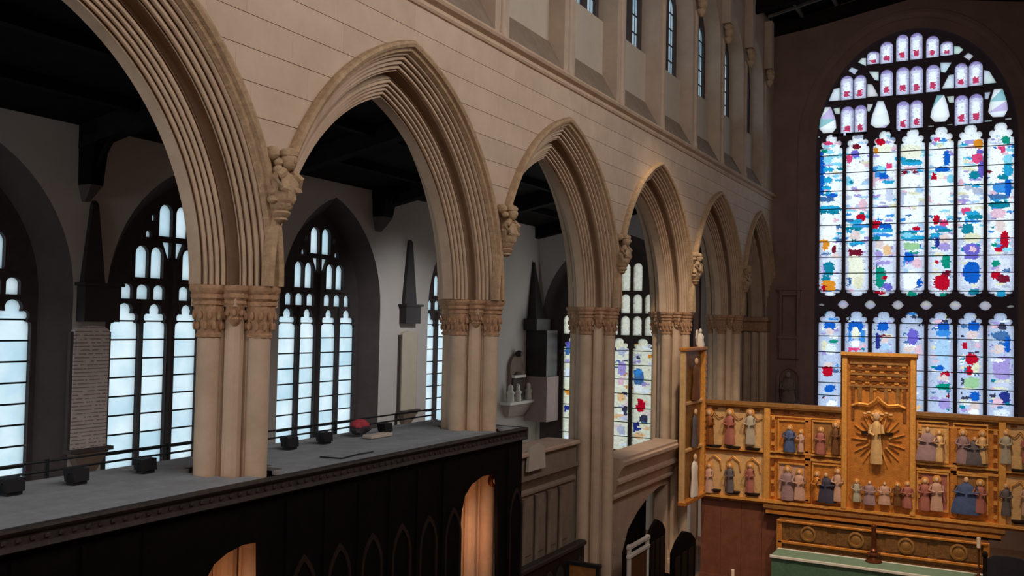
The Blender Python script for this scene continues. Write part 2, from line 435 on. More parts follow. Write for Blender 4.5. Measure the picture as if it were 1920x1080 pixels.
# ------------------------------------------------------------------ cusped window lights
HEAD = [(1.0, 0), (.97, .16), (.74, .22), (.90, .36), (.88, .52), (.68, .62), (.46, .58), (.50, .76), (.38, .93), (.16, 1.0)]
def light_hole(u0, u1, zb, zt, hh, flip_bottom=0):
    c = (u0 + u1)/2; h = (u1 - u0)/2
    top = [(c + h*u, zt - hh + hh*v) for u, v in HEAD]
    pts = top + [(2*c - p[0], p[1]) for p in top[::-1]]
    if flip_bottom:
        bot = [(c - h*u, zb + flip_bottom - flip_bottom*v) for u, v in HEAD]
        return pts + bot + [(2*c - p[0], p[1]) for p in bot[::-1]]
    return pts + [(u0, zb), (u1, zb)]
def rect(u0, u1, z0, z1): return [(u0, z0), (u1, z0), (u1, z1), (u0, z1)]
def round_top(u0, u1, z0, z1, k=.3, n=5):
    c = (u0+u1)/2; h = (u1-u0)/2; H = min((z1-z0)*k, h)
    return [(u0, z0), (u1, z0)] + [(c + h*math.cos(math.pi*i/(2*n)), z1 - H + H*math.sin(math.pi*i/(2*n))) for i in range(n+1)] + [(c - h*math.sin(math.pi*i/(2*n)), z1 - H + H*math.cos(math.pi*i/(2*n))) for i in range(1, n+1)]
def grow(poly, k):
    cx = sum(p[0] for p in poly)/len(poly); cz = sum(p[1] for p in poly)/len(poly)
    return [(cx + (p[0]-cx)*k, cz + (p[1]-cz)*k) for p in poly]
def flat(poly, fn, d):
    b = MB(); t = tessellate_polygon([[Vector((p[0], p[1], 0)) for p in poly]])
    return b.add([fn(p[0], p[1], d) for p in poly], [tuple(q) for q in t])
# ------------------------------------------------------------------ north aisle wall and its windows
XA, XG = -6.5, -6.9
AW = [8.06, 12.11, 16.22, 21.70]; HALF_G, HALF_R = 1.40, 1.72
AE = 26.3                                          # east wall of the aisle
def a_out(c, h, zb, zs, za): return pointed(c - h, c + h, zb, zs, za, 12)
outs = [a_out(c, HALF_R, 3.05, 6.25, 8.64) for c in AW]
b = MB(); b.prism([(-6, 0), (AE + .3, 0), (AE + .3, 11.5), (-6, 11.5)], FX(XA), 0, -.05, outs)
wall_a = b.build('wall_aisle_north', 'aisle_plaster', kind='structure')
def aisle_window(c):
    w = window_root((XG, c, 3.2))
    O = a_out(c, HALF_R, 3.05, 6.25, 8.64); I = a_out(c, HALF_G, 3.22, 6.25, 8.30)
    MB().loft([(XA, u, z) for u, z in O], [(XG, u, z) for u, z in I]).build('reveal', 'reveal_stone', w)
    m = 1.30
    H = []
    LW = [(-1.30, -.70), (-.64, -.09), (.09, .64), (.70, 1.30)]
    for u0, u1 in LW: H.append(light_hole(c+u0, c+u1, 3.30, 6.18, .42))
    for s in (-1, 1):
        for u0, u1 in ((.22, .50), (.55, .83)):
            a, e = sorted((s*u0, s*u1)); H.append(round_top(c+a, c+e, 6.64, 7.20, .4))
        for u0, u1 in ((.16, .42), (.50, .78), (.86, 1.10)):
            a, e = sorted((s*u0, s*u1)); H.append(round_top(c+a, c+e, 6.26, 6.52, .3, 3))
        a, e = sorted((s*.04, s*.34)); H.append(round_top(c+a, c+e, 7.40, 7.98, .4))
        H.append([(c+s*.05, 7.02), (c+s*.13, 7.00), (c+s*.26, 7.30), (c+s*.05, 7.30)])
        H.append(round_top(c+s*.56-.07, c+s*.56+.07, 7.36, 7.48, .5, 3))
        H.append(round_top(c+s*.46-.05, c+s*.46+.05, 7.66, 7.78, .5, 3))
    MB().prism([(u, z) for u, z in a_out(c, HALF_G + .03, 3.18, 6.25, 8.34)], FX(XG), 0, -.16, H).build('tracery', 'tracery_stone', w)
    # mullions proud of the plate
    for u, t in ((0, .075), (-.67, .035), (.67, .035)):
        MB().rings([[(XG + x, c + u + y, z) for x, y in ((0, -t), (.05, -t*.4), (.05, t*.4), (0, t))] for z in (3.2, 6.22 if u else 6.95)]).build('mullion', 'tracery_stone', w)
    for s in (-1, 1):
        MB().box(XG, XG+.03, c + min(s*.18, s*.90), c + max(s*.18, s*.90), 6.56, 6.61).build('transom', 'tracery_stone', w)
    MB().box(XG, XG+.03, c-.42, c+.42, 7.32, 7.37).build('transom', 'tracery_stone', w)
    xp = XG - .08
    for u0, u1 in LW:
        n = 9; hh = (6.20 - 3.28)/n
        for q in range(n):
            z0 = 3.28 + q*hh
            MB().add([(xp, c+u0-.02, z0), (xp, c+u1+.02, z0), (xp, c+u1+.02, z0+hh), (xp, c+u0-.02, z0+hh)], [(0,1,2,3)]).build('pane', 'clear_glass', w)
            if q: MB().box(xp, xp+.02, c+u0-.02, c+u1+.02, z0-.014, z0+.014).build('saddle_bar', 'lead', w)
    for h in H[4:]:
        flat(grow(h, 1.06), FX(xp), 0).build('pane', 'clear_glass', w)
    return w
for c in AW: aisle_window(c)
# aisle sill ledge and lower wall are behind the stalls; timber roof of the aisle
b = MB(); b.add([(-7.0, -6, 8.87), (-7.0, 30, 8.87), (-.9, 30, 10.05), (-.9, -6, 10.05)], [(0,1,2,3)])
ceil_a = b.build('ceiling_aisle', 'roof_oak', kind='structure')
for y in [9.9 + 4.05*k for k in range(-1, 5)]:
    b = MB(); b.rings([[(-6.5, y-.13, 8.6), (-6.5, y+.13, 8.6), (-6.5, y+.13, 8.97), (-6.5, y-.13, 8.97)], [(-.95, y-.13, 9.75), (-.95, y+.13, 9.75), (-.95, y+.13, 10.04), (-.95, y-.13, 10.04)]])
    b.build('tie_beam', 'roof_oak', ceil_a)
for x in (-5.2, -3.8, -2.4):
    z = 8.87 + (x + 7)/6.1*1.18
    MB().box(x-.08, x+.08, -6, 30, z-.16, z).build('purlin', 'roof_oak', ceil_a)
def roof_bracket(px0, px1, pyt, pym, pyb, label):
    y0, z0 = on_x(px0, pyt, -6.3); y1, _ = on_x(px1, pyt, -6.3); _, zm = on_x(px0, pym, -6.3); _, zb = on_x((px0+px1)/2, pyb, -6.3)
    yc = (y0+y1)/2; h = (y1-y0)/2*.8
    t = thing('roof_bracket', (-6.4, yc, zb), label, 'bracket')
    b = MB(); b.rings([[(-6.5, yc-h*k, z), (-6.5+d, yc-h*k, z), (-6.5+d, yc+h*k, z), (-6.5, yc+h*k, z)] for z, k, d in ((zm, .8, .30), (z0+.1, 1, .42))]); b.build('wall_post', 'black_oak', t)
    b = MB(); b.rings([[(-6.5, yc-h*k, z), (-6.5+d, yc-h*k, z), (-6.5+d, yc+h*k, z), (-6.5, yc+h*k, z)] for z, k, d in ((zb, .3, .08), ((zb+zm)/2, .55, .2), (zm, .8, .30))]); b.build('corbel', 'reveal_stone', t)
    MB().tube([(-6.2, yc, zm+.3), (-6.0, yc, zm+.6), (-5.7, yc, 9.0)], .06, 6).build('brace', 'black_oak', t)
roof_bracket(160, 196, 238, 345, 378, 'dark timber roof post on aisle wall above the large pinkish inscribed tablet')
roof_bracket(708, 736, 358, 405, 434, 'short dark timber roof post on aisle wall above the slender cream tablet')
# aisle east wall + stained window
EW_C, EW_P = on_y(1153, 620, AE)[0], .76
eo = pointed(EW_C - 2.45, EW_C + 2.45, 2.0, 6.0, 8.75, 12)
ei = pointed(EW_C - 2.02, EW_C + 2.02, 2.1, 6.0, 8.35, 12)
b = MB(); b.prism([(-7, 0), (-.9, 0), (-.9, 11), (-7, 11)], FY(AE), 0, -.06, [eo])
b.build('wall_aisle_east', 'aisle_plaster', kind='structure')
# ------------------------------------------------------------------ stained glass painting: blobs in photograph pixels on the glass plane
PAL = dict(W=(255,255,255), w=(236,240,250), L=(206,208,228), l=(184,186,206), B=(20,92,190), b=(60,140,215), C=(40,160,205), c=(140,212,232), T=(20,128,150), R=(190,14,40), P=(228,70,120), p=(236,190,204),
           O=(226,140,40), o=(240,190,140), V=(112,100,196), v=(170,150,210), Y=(246,240,214), y=(232,224,190), G=(18,142,118), g=(160,200,150), M=(120,24,44), F=(232,206,200), K=(60,60,84), D=(70,110,160), N=(40,52,130), s=(176,206,236))
EAST = """
1538 325 8 42 B|1552 300 9 6 c|1553 318 10 4 C|1552 338 9 5 C|1550 352 8 4 C|1548 374 17 5 D|1556 390 20 4 C|1556 399 18 4 T|1549 411 14 11 W|1554 434 15 15 W|1545 459 10 10 O|1564 467 4 8 M|1537 482 6 6 v|1553 504 11 13 T|1538 506 8 13 v|1545 522 12 5 T|1553 532 14 7 O|1541 541 12 6 R|1557 541 10 4 O|1552 268 9 4 P|1546 283 6 4 G|1568 480 8 5 F
1605 275 8 5 M|1604 289 8 7 V|1592 298 6 8 P|1608 325 14 20 W|1591 341 9 7 c|1597 342 4 3 T|1618 384 7 12 p|1615 408 9 7 R|1604 416 14 4 C|1592 413 9 3 D|1612 424 14 4 b|1600 428 16 3 T|1604 441 9 9 F|1604 456 18 3 C|1603 473 14 8 M|1602 465 9 3 W|1603 507 17 28 Y|1589 528 7 9 D|1590 545 10 4 p|1610 530 8 12 y
1651 266 9 6 R|1643 282 6 6 O|1659 279 13 8 Y|1634 291 5 5 v|1648 322 15 11 b|1652 318 8 6 c|1656 330 9 6 B|1667 311 6 6 P|1636 337 6 14 p|1633 360 4 8 D|1668 365 8 14 L|1642 421 13 7 R|1660 424 12 5 B|1652 433 22 3 C|1655 441 20 3 b|1641 447 9 4 T|1649 458 8 8 F|1664 469 8 10 o|1641 478 14 9 v|1634 500 7 4 R|1649 520 12 19 G|1659 521 5 4 R|1664 538 8 7 V|1648 549 12 3 R|1655 493 14 4 v
1708 284 20 13 Y|1709 305 20 5 C|1712 301 16 2 T|1697 323 6 4 M|1716 322 6 3 M|1708 316 12 4 p|1706 340 18 14 W|1689 372 6 16 L|1724 356 9 5 s|1727 383 6 6 L|1718 428 7 4 R|1702 436 18 3 T|1712 446 22 5 C|1700 441 12 4 c|1708 462 16 7 g|1704 482 9 9 B|1690 492 8 8 b|1720 494 9 9 p|1705 525 18 17 W|1725 530 6 8 B|1709 552 9 5 G|1693 508 8 5 s
1757 262 6 3 P|1769 263 6 4 b|1775 297 6 14 B|1766 318 14 5 B|1756 304 8 10 W|1752 331 6 7 R|1763 330 8 6 Y|1783 335 7 8 c|1762 362 18 20 W|1755 412 6 9 R|1770 418 8 6 P|1760 427 15 4 b|1772 432 14 3 T|1756 441 11 4 C|1757 455 5 9 N|1771 448 10 9 F|1771 463 12 7 v|1774 490 9 13 G|1756 491 4 4 R|1776 512 9 5 M|1766 530 15 14 R|1770 553 9 4 G|1745 478 6 4 c
1835 270 9 9 O|1838 285 8 4 V|1833 297 11 9 P|1840 318 6 16 V|1827 328 9 8 T|1802 342 5 8 p|1833 358 10 6 l|1808 378 4 6 v|1812 396 10 6 P|1822 400 14 4 C|1828 407 16 4 T|1822 415 18 3 b|1815 430 11 11 T|1823 446 16 9 y|1822 468 16 11 V|1824 467 6 5 p|1822 482 14 4 V|1822 511 16 20 B|1828 547 11 5 T|1812 540 10 4 L|1800 260 8 5 W
1886 263 8 8 G|1876 280 9 6 P|1866 310 15 32 W|1890 300 9 10 c|1890 318 9 12 C|1880 332 10 5 T|1880 352 18 10 b|1890 352 6 16 B|1873 368 20 4 D|1874 384 20 7 T|1872 400 14 9 p|1852 410 6 10 L|1875 424 9 11 F|1884 452 8 20 R|1874 468 10 4 R|1865 459 6 3 G|1890 468 10 4 c|1867 495 7 6 G|1866 516 9 7 R|1881 523 12 8 M|1878 551 9 6 C|1852 545 6 4 p|1856 322 5 3 M
1556 611 11 8 B|1556 622 7 7 F|1563 640 8 3 G|1543 648 8 10 y|1558 655 10 10 w|1552 695 10 11 R|1553 683 8 4 F|1556 728 10 7 B|1560 757 10 6 W|1540 740 6 4 s
1604 612 15 10 B|1604 624 7 10 Y|1590 630 6 12 b|1618 630 6 12 b|1604 645 8 6 W|1600 655 14 3 P
1656 612 11 8 B|1645 640 5 16 N|1660 630 10 2 M|1660 637 7 6 F|1660 650 9 6 s
1712 612 10 4 l|1712 632 10 15 V|1705 655 10 5 F|1723 660 8 14 p|1722 690 10 20 L|1727 712 6 12 s|1725 765 8 4 o
1771 613 12 8 B|1771 625 15 6 b|1768 655 14 22 s|1775 682 13 12 s|1762 690 8 5 B|1776 702 13 5 R|1768 709 9 6 F|1772 725 17 6 G|1782 742 6 5 M|1772 757 12 10 v
1826 612 11 8 B|1823 627 11 6 F|1820 646 9 9 l|1809 648 5 6 R|1833 648 5 6 p|1822 673 13 10 R|1818 695 6 9 R|1832 690 9 10 y|1825 718 18 10 g|1829 743 10 9 B|1829 760 10 8 F|1827 774 10 6 W
1880 612 9 6 K|1878 630 14 9 D|1890 647 7 14 B|1873 654 9 9 F|1880 690 18 22 v|1872 676 12 3 W|1880 722 16 5 L|1884 745 11 11 N|1870 754 10 7 p|1878 775 16 6 w
"""
AISLE_E = """
1061 652 10 14 D|1063 645 6 6 V|1060 700 12 8 w|1066 735 6 6 O|1062 765 12 6 N|1064 727 8 5 y|1060 822 10 6 W
1166 650 8 10 y|1165 660 7 8 l|1166 690 8 14 v|1165 715 6 8 p|1172 770 6 10 K|1165 745 8 8 o|1164 806 8 8 l
1197 706 11 16 D|1197 698 8 6 b|1197 728 9 7 W|1201 760 8 13 R|1206 785 9 5 K|1194 800 8 9 N|1204 798 8 5 y|1190 748 5 10 y|1198 816 10 5 o
"""
def parse(t):
    r = []
    for ln in t.strip().splitlines():
        for it in ln.split('|'):
            a = it.split(); r.append((float(a[0]), float(a[1]), float(a[2]), float(a[3]), lin(PAL[a[4]])))
    return r
def streaks(lights, y0, y1, cols, n, seed):
    r_ = random.Random(seed); out = []
    for x0, x1 in lights:
        for _ in range(n):
            out.append((r_.uniform(x0, x1), r_.uniform(y0, y1), r_.uniform(4, 13), r_.uniform(1.6, 3.6), lin(PAL[r_.choice(cols)])))
    return out
LPX = [(1531, 1577), (1581, 1627), (1631, 1678), (1686, 1735), (1741, 1790), (1795, 1845), (1850, 1902)]
def painter(blobs, bgfn):
    cell = {}
    for bl in blobs:
        for i in range(int((bl[0]-bl[2])//24), int((bl[0]+bl[2])//24)+1):
            for j in range(int((bl[1]-bl[3])//24), int((bl[1]+bl[3])//24)+1): cell.setdefault((i, j), []).append(bl)
    def f(px, py):
        c = bgfn(px, py)
        for x, y, rx, ry, col in cell.get((int(px//24), int(py//24)), ()):
            if (abs(px-x)/rx)**2.6 + (abs(py-y)/ry)**2.6 < 1: c = col
        return c
    return f
rg = random.Random(3)
def mosaic(u0, u1, z0, z1, fn, d, paint, cell, border=0, bcol=None, lead_rows=0):
    """leaded mosaic of small irregular quarries between two saddle bars; coloured glass faces and thin lead faces"""
    nu = max(2, round((u1-u0)/cell)); nz = max(2, round((z1-z0)/(cell*.8)))
    P = [[(u0 + (u1-u0)*i/nu + (rg.uniform(-.3, .3)*cell if 0 < i < nu else 0), z0 + (z1-z0)*j/nz + (rg.uniform(-.25, .25)*cell if 0 < j < nz else 0)) for i in range(nu+1)] for j in range(nz+1)]
    b = MB(); b.c = []
    vs = [fn(p[0], p[1], d) for r in P for p in r]; fs = []
    for j in range(nz):
        for i in range(nu):
            q = (j*(nu+1)+i, j*(nu+1)+i+1, (j+1)*(nu+1)+i+1, (j+1)*(nu+1)+i); fs.append(q)
            cu = (P[j][i][0] + P[j+1][i+1][0])/2; cz = (P[j][i][1] + P[j+1][i+1][1])/2
            px, py = project(fn(cu, cz, d)); col = paint(px + rg.uniform(-1, 1), py + rg.uniform(-1, 1))
            if border and (i < border or i >= nu-border) and bcol and rg.random() < .8: col = bcol
            k = rg.uniform(.88, 1.06); col = tuple(min(1, v*k) for v in col)
            if rg.random() < .03: col = tuple(v*.7 for v in col)
            b.c.append(col)
    b.add(vs, fs)
    return b
LAV = lin((196, 200, 222)); LAV2 = lin((214, 214, 232))
# ---- east wall with its great window
YE, YG = 29.5, 29.8; AXIS = 4.0
def ell(a, bh, zb, n=40, zs=11.5):
    return [(AXIS - a, zb), (AXIS + a, zb)] + [(AXIS + a*math.cos(math.pi*i/n), zs + bh*math.sin(math.pi*i/n)) for i in range(n+1)]
big_o = ell(3.18, 3.86, 2.6); big_i = ell(2.76, 3.44, 2.8)
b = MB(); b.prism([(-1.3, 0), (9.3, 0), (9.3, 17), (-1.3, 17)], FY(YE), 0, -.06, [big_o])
wall_e = b.build('wall_east', 'shaded_east_stone', kind='structure')
w = window_root((AXIS, YG, 2.8))
b = MB(); N_ = len(big_o); mid = ell(3.0, 3.7, 2.7)
b.loft([(u, YE-.03, z) for u, z in ell(3.24, 3.92, 2.55)], [(u, YE-.03, z) for u, z in ell(3.14, 3.82, 2.6)])
b.loft([(u, YE-.03, z) for u, z in ell(3.24, 3.92, 2.55)], [(u, YE+.01, z) for u, z in ell(3.26, 3.94, 2.55)])
b.loft([(u, YE-.03, z) for u, z in ell(3.14, 3.82, 2.6)], [(u, YE+.06, z) for u, z in mid])
b.loft([(u, YE+.06, z) for u, z in mid], [(u, YE+.12, z) for u, z in ell(3.03, 3.73, 2.7)])
b.loft([(u, YE+.12, z) for u, z in ell(3.03, 3.73, 2.7)], [(u, YG-.02, z) for u, z in big_i])
b.build('reveal', 'shaded_east_stone', w, smooth=30)
PIT = .77; LC = [AXIS + (k-3)*PIT for k in range(7)]; LH = .335
upper = [light_hole(c-LH, c+LH, 6.98, 11.95, .52, .22) for c in LC]
lower = [light_hole(c-LH, c+LH, 2.95, 6.52, .42) for c in LC]
hexes = []
for k in range(6):
    c = AXIS + (k-2.5)*PIT
    hexes.append([(c-.17, 6.72), (c-.09, 6.62), (c, 6.59), (c+.09, 6.62), (c+.17, 6.72), (c+.09, 6.83), (c, 6.86), (c-.09, 6.83)])
hexes += [[(1.36, 6.69), (1.5, 6.67), (1.53, 6.71), (1.45, 6.75), (1.36, 6.74)], [(6.64, 6.69), (6.5, 6.67), (6.47, 6.71), (6.55, 6.75), (6.64, 6.74)]]
TR = """r 500 262 595 360|r 600 190 697 355|r 720 135 812 338|r 825 122 918 325|r 945 145 1042 310|r 1050 187 1150 295
r 303 445 397 628|r 402 440 496 618|r 600 400 697 600|r 720 380 820 590|r 825 372 922 582|r 945 362 1048 568|r 1160 350 1258 538|r 1265 335 1370 522
r 305 675 402 895|r 405 665 498 888|r 722 635 820 860|r 825 628 922 845|r 1160 590 1262 820|r 1268 580 1372 805"""
TK = """430 345 460 312 495 310 495 375|1155 222 1195 225 1228 250 1190 285 1155 285|210 640 250 545 298 532 298 632|503 608 503 505 540 510 588 600|512 412 590 415 590 485 560 480|1052 345 1140 345 1090 425 1055 420|1060 545 1115 440 1155 432 1155 540|1378 510 1378 400 1420 410 1475 500
358 408 385 380 438 402 410 438|1222 302 1262 272 1303 296 1270 332|248 690 298 682 298 735 262 735|500 655 550 658 520 718 500 712|1100 600 1155 595 1155 650 1120 650|1385 570 1430 565 1410 625 1385 622
140 840 150 770 185 680 230 680 265 770 272 840 245 875 175 880|525 810 540 740 580 635 625 635 660 730 675 800 640 838 565 838|975 755 990 690 1025 590 1080 588 1110 680 1122 750 1090 792 1010 795|1410 720 1425 640 1455 545 1520 542 1550 630 1560 700 1530 755 1445 758
130 912 130 898 165 898 165 912|243 905 243 885 293 882 293 902|960 832 960 820 1003 818 1003 830|1385 795 1385 780 1440 776 1440 790|1540 780 1540 765 1585 760 1585 775|640 866 640 852 686 850 686 862|1103 820 1103 810 1145 806 1145 816"""
def cpx(x, y): return on_y(1500 + x/4, 30 + y/4, YG)
tr_rects, tr_poly = [], []
for it in TR.replace('\n', '|').split('|'):
    a = [float(q) for q in it.split()[1:]]
    (u0, zt), (u1, zb) = cpx(a[0], (a[1])), cpx(a[2], a[3]); (_, zt2) = cpx(a[2], a[1]); (_, zb0) = cpx(a[0], a[3])
    tr_rects.append((u0, u1, (zb+zb0)/2, (zt+zt2)/2))
for it in TK.replace('\n', '|').split('|'):
    a = [float(q) for q in it.split()]
    tr_poly.append([cpx(a[i], a[i+1]) for i in range(0, len(a), 2)])
rt_holes = [round_top(u0, u1, z0, z1, .3) for u0, u1, z0, z1 in tr_rects]
MB().prism(ell(2.80, 3.48, 2.75), FY(YG), 0, -.16, upper + lower + hexes + rt_holes + tr_poly).build('tracery', 'east_tracery_stone', w)
for k in range(6):
    c = AXIS + (k-2.5)*PIT; t = .05 if k in (2, 3) else .022
    for za, zb in ((2.8, 6.4), (7.1, 11.8)):
        MB().rings([[(c + x, YG - y, z) for x, y in ((-t, 0), (-t*.5, .06 if t > .03 else .03), (t*.5, .06 if t > .03 else .03), (t, 0))] for z in (za, zb)]).build('mullion', 'east_tracery_stone', w)
east_paint = painter(streaks(LPX, 255, 400, 'ccsLppvyCsWWl', 34, 1) + streaks(LPX[:1] + LPX[6:], 270, 400, 'CcbTB', 16, 5) + streaks(LPX, 400, 470, 'CbTcsLDvp', 16, 2) + streaks(LPX, 470, 560, 'LlvpWwDyG', 18, 3) + streaks(LPX, 575, 785, 'LlbDvwWyKTpW', 44, 4) + parse(EAST), lambda px, py: PALW if py < 470 else LAVW if py < 565 else LAVL)
PALW = lin((250, 252, 255)); LAVW = lin((226, 228, 240)); LAVL = lin((190, 200, 224))
fye = FY(YG)
UB = [6.95, 7.14, 7.68, 8.17, 8.65, 9.15, 9.65, 10.2, 10.75, 11.3, 11.98]; LB = [2.93, 3.5, 3.95, 4.34, 4.80, 5.27, 5.76, 6.18, 6.55]
for k, c in enumerate(LC):
    for bars in (UB, LB):
        for z0, z1 in zip(bars, bars[1:]):
            up = bars is UB
            mosaic(c-LH-.015, c+LH+.015, z0, z1, fye, -.08, east_paint, .038, 3 if (not up or z0 < 8.6) else 0, LAV if not up else LAV2).build('glass_panel', 'stained_glass', w, fix=False)
        for z in bars[1:-1]:
            MB().box(c-LH-.02, c+LH+.02, YG+.055, YG+.075, z-.013, z+.013).build('saddle_bar', 'lead', w)
def tracery_paint(u0, u1, z0, z1):
    def f(px, py):
        x, z = on_y(px, py, YG); uu = (x-u0)/(u1-u0); vv = (z-z0)/(z1-z0)
        if .3 < uu < .7 and .12 < vv < .34: return lin((200, 60, 96))
        if .25 < uu < .75 and .3 < vv < .72: return lin((252, 252, 255))
        if vv > .84: return lin((176, 160, 214))
        if uu < .14 or uu > .86: return lin((190, 184, 216))
        return lin((222, 218, 238))
    return f
for u0, u1, z0, z1 in tr_rects:
    mosaic(u0-.012, u1+.012, z0-.012, z1+.012, fye, -.08, tracery_paint(u0, u1, z0, z1), .04).build('glass_panel', 'stained_glass', w, fix=False)
for pl in tr_poly + hexes:
    b = flat(grow(pl, 1.05), fye, -.08); big = len(pl) == 8 and pl not in hexes
    base = (240, 248, 250) if pl not in hexes else (206, 200, 206)
    b.c = [tuple(v*rg.uniform(.8, 1) for v in lin(base)) for _ in b.f]
    if big:
        b.c = [lin(rg.choice([(250, 250, 255), (244, 246, 250), (250, 250, 252), (206, 186, 224), (150, 196, 200), (240, 240, 235)])) for _ in b.f]
    b.build('glass_panel', 'stained_glass', w, fix=False)
# ---- aisle east window
w = window_root((EW_C, AE+.3, 2.1))
MB().loft([(u, AE, z) for u, z in eo], [(u, AE+.35, z) for u, z in ei]).build('reveal', 'reveal_stone', w)
hl = []; ll = []
for k in range(5):
    c = EW_C + (k-2)*EW_P; u0, u1 = c-.33, c+.33
    hl.append(light_hole(u0, u1, 2.2, 5.56, .36)); ll.append((u0, u1))
sub = []
for z0, z1, n in ((5.66, 6.24, 5), (6.32, 6.90, 4), (7.0, 7.84, 2)):
    for k in range(-n, n):
        u0 = EW_C + k*EW_P/2 + .04; u1 = u0 + EW_P/2 - .08
        dd = max(abs(u0-EW_C), abs(u1-EW_C)); 
        e = (2.35**2 - 2.02**2)/(2*2.02); lim = 6.0 + math.sqrt(max(0, (2.02+e)**2 - (dd+e)**2)) - .08 if dd < 2.0 else 0
        if lim < z0 + .25: continue
        sub.append((u0, u1, z0, min(z1, lim)))
MB().prism(pointed(EW_C-2.06, EW_C+2.06, 2.05, 6.0, 8.4, 12), FY(AE+.33), 0, -.14, hl + [round_top(*s_, .35) for s_ in sub]).build('tracery', 'reveal_stone', w)
ae_paint = painter(streaks([(1046, 1083), (1155, 1176), (1178, 1221), (1223, 1237)], 640, 835, 'yYwLlFKDoWOv', 26, 8) + parse(AISLE_E), lambda px, py: lin((236, 232, 208)))
for u0, u1 in ll:
    bars = [2.18 + .43*q for q in range(8)] + [5.58]
    for z0, z1 in zip(bars, bars[1:]):
        mosaic(u0-.01, u1+.01, z0, z1, FY(AE+.33), -.07, ae_paint, .06, 1, lin((206, 204, 176))).build('glass_panel', 'stained_glass', w, fix=False)
    for z in bars[1:-1]:
        MB().box(u0-.01, u1+.01, AE+.385, AE+.40, z-.012, z+.012).build('saddle_bar', 'lead', w)
for u0, u1, z0, z1 in sub:
    mosaic(u0-.01, u1+.01, z0-.01, z1+.01, FY(AE+.33), -.07, lambda px, py: lin((240, 232, 212)), .06, 1, lin((214, 206, 180))).build('glass_panel', 'stained_glass', w, fix=False)
# ------------------------------------------------------------------ chancel roof, south and west walls (out of view, the south one holds the daylight windows)
b = MB(); b.add([(-.2, -12, 15.4), (8.2, -12, 15.4), (8.2, 29.6, 15.4), (-.2, 29.6, 15.4), (4, -12, 16.3), (4, 29.6, 16.3)], [(0, 4, 5, 3), (4, 1, 2, 5)])
ceil = b.build('ceiling', 'roof_oak', kind='structure')
for y in [29.35 - 2.36*k for k in range(0, 9)]:
    b = MB(); b.rings([[(x, y-.15, z), (x, y+.15, z), (x, y+.15, z+.35), (x, y-.15, z+.35)] for x, z in ((0, 15.1), (1.2, 15.25), (4, 15.75), (6.8, 15.25), (8, 15.1))]); b.build('tie_beam', 'roof_oak', ceil)
for x in (.9, 1.9, 2.9, 4.0, 5.1, 6.1, 7.1):
    z = 15.4 + .9*(1 - abs(x-4)/4.2)
    MB().box(x-.04, x+.04, 8, 29.5, z-.12, z-.02).build('roof_rib', 'rib_oak', ceil)
for y in [28.2 - 2.36*k for k in range(0, 7)]:
    b = MB(); b.rings([[(x, y-.04, z), (x, y+.04, z), (x, y+.04, z+.08), (x, y-.04, z+.08)] for x, z in ((.1, 15.3), (4, 16.17), (7.9, 15.3))]); b.build('roof_rib', 'rib_oak', ceil)
b = MB(); b.prism([(-12, 0), (29.6, 0), (29.6, 16.3), (-12, 16.3)], FX(8.0), 0, .3, [pointed(y-1.7, y+1.7, 10.6, 13.2, 14.4) for y in SOUTH_Y]); b.build('wall_south', 'ashlar', kind='structure')
b = MB(); b.box(-8, 9, -12.3, -12, 0, 17); b.build('wall_west', 'ashlar', kind='structure')
b = MB(); b.box(-1.45, -1.3, AE-.2, 29.62, 0, 10.2); b.build('wall_vestry', 'shaded_east_stone', kind='structure')
b = MB(); b.box(-7, -.95, -6.2, -6, 0, 10.5); b.build('wall_aisle_west', 'aisle_plaster', kind='structure')
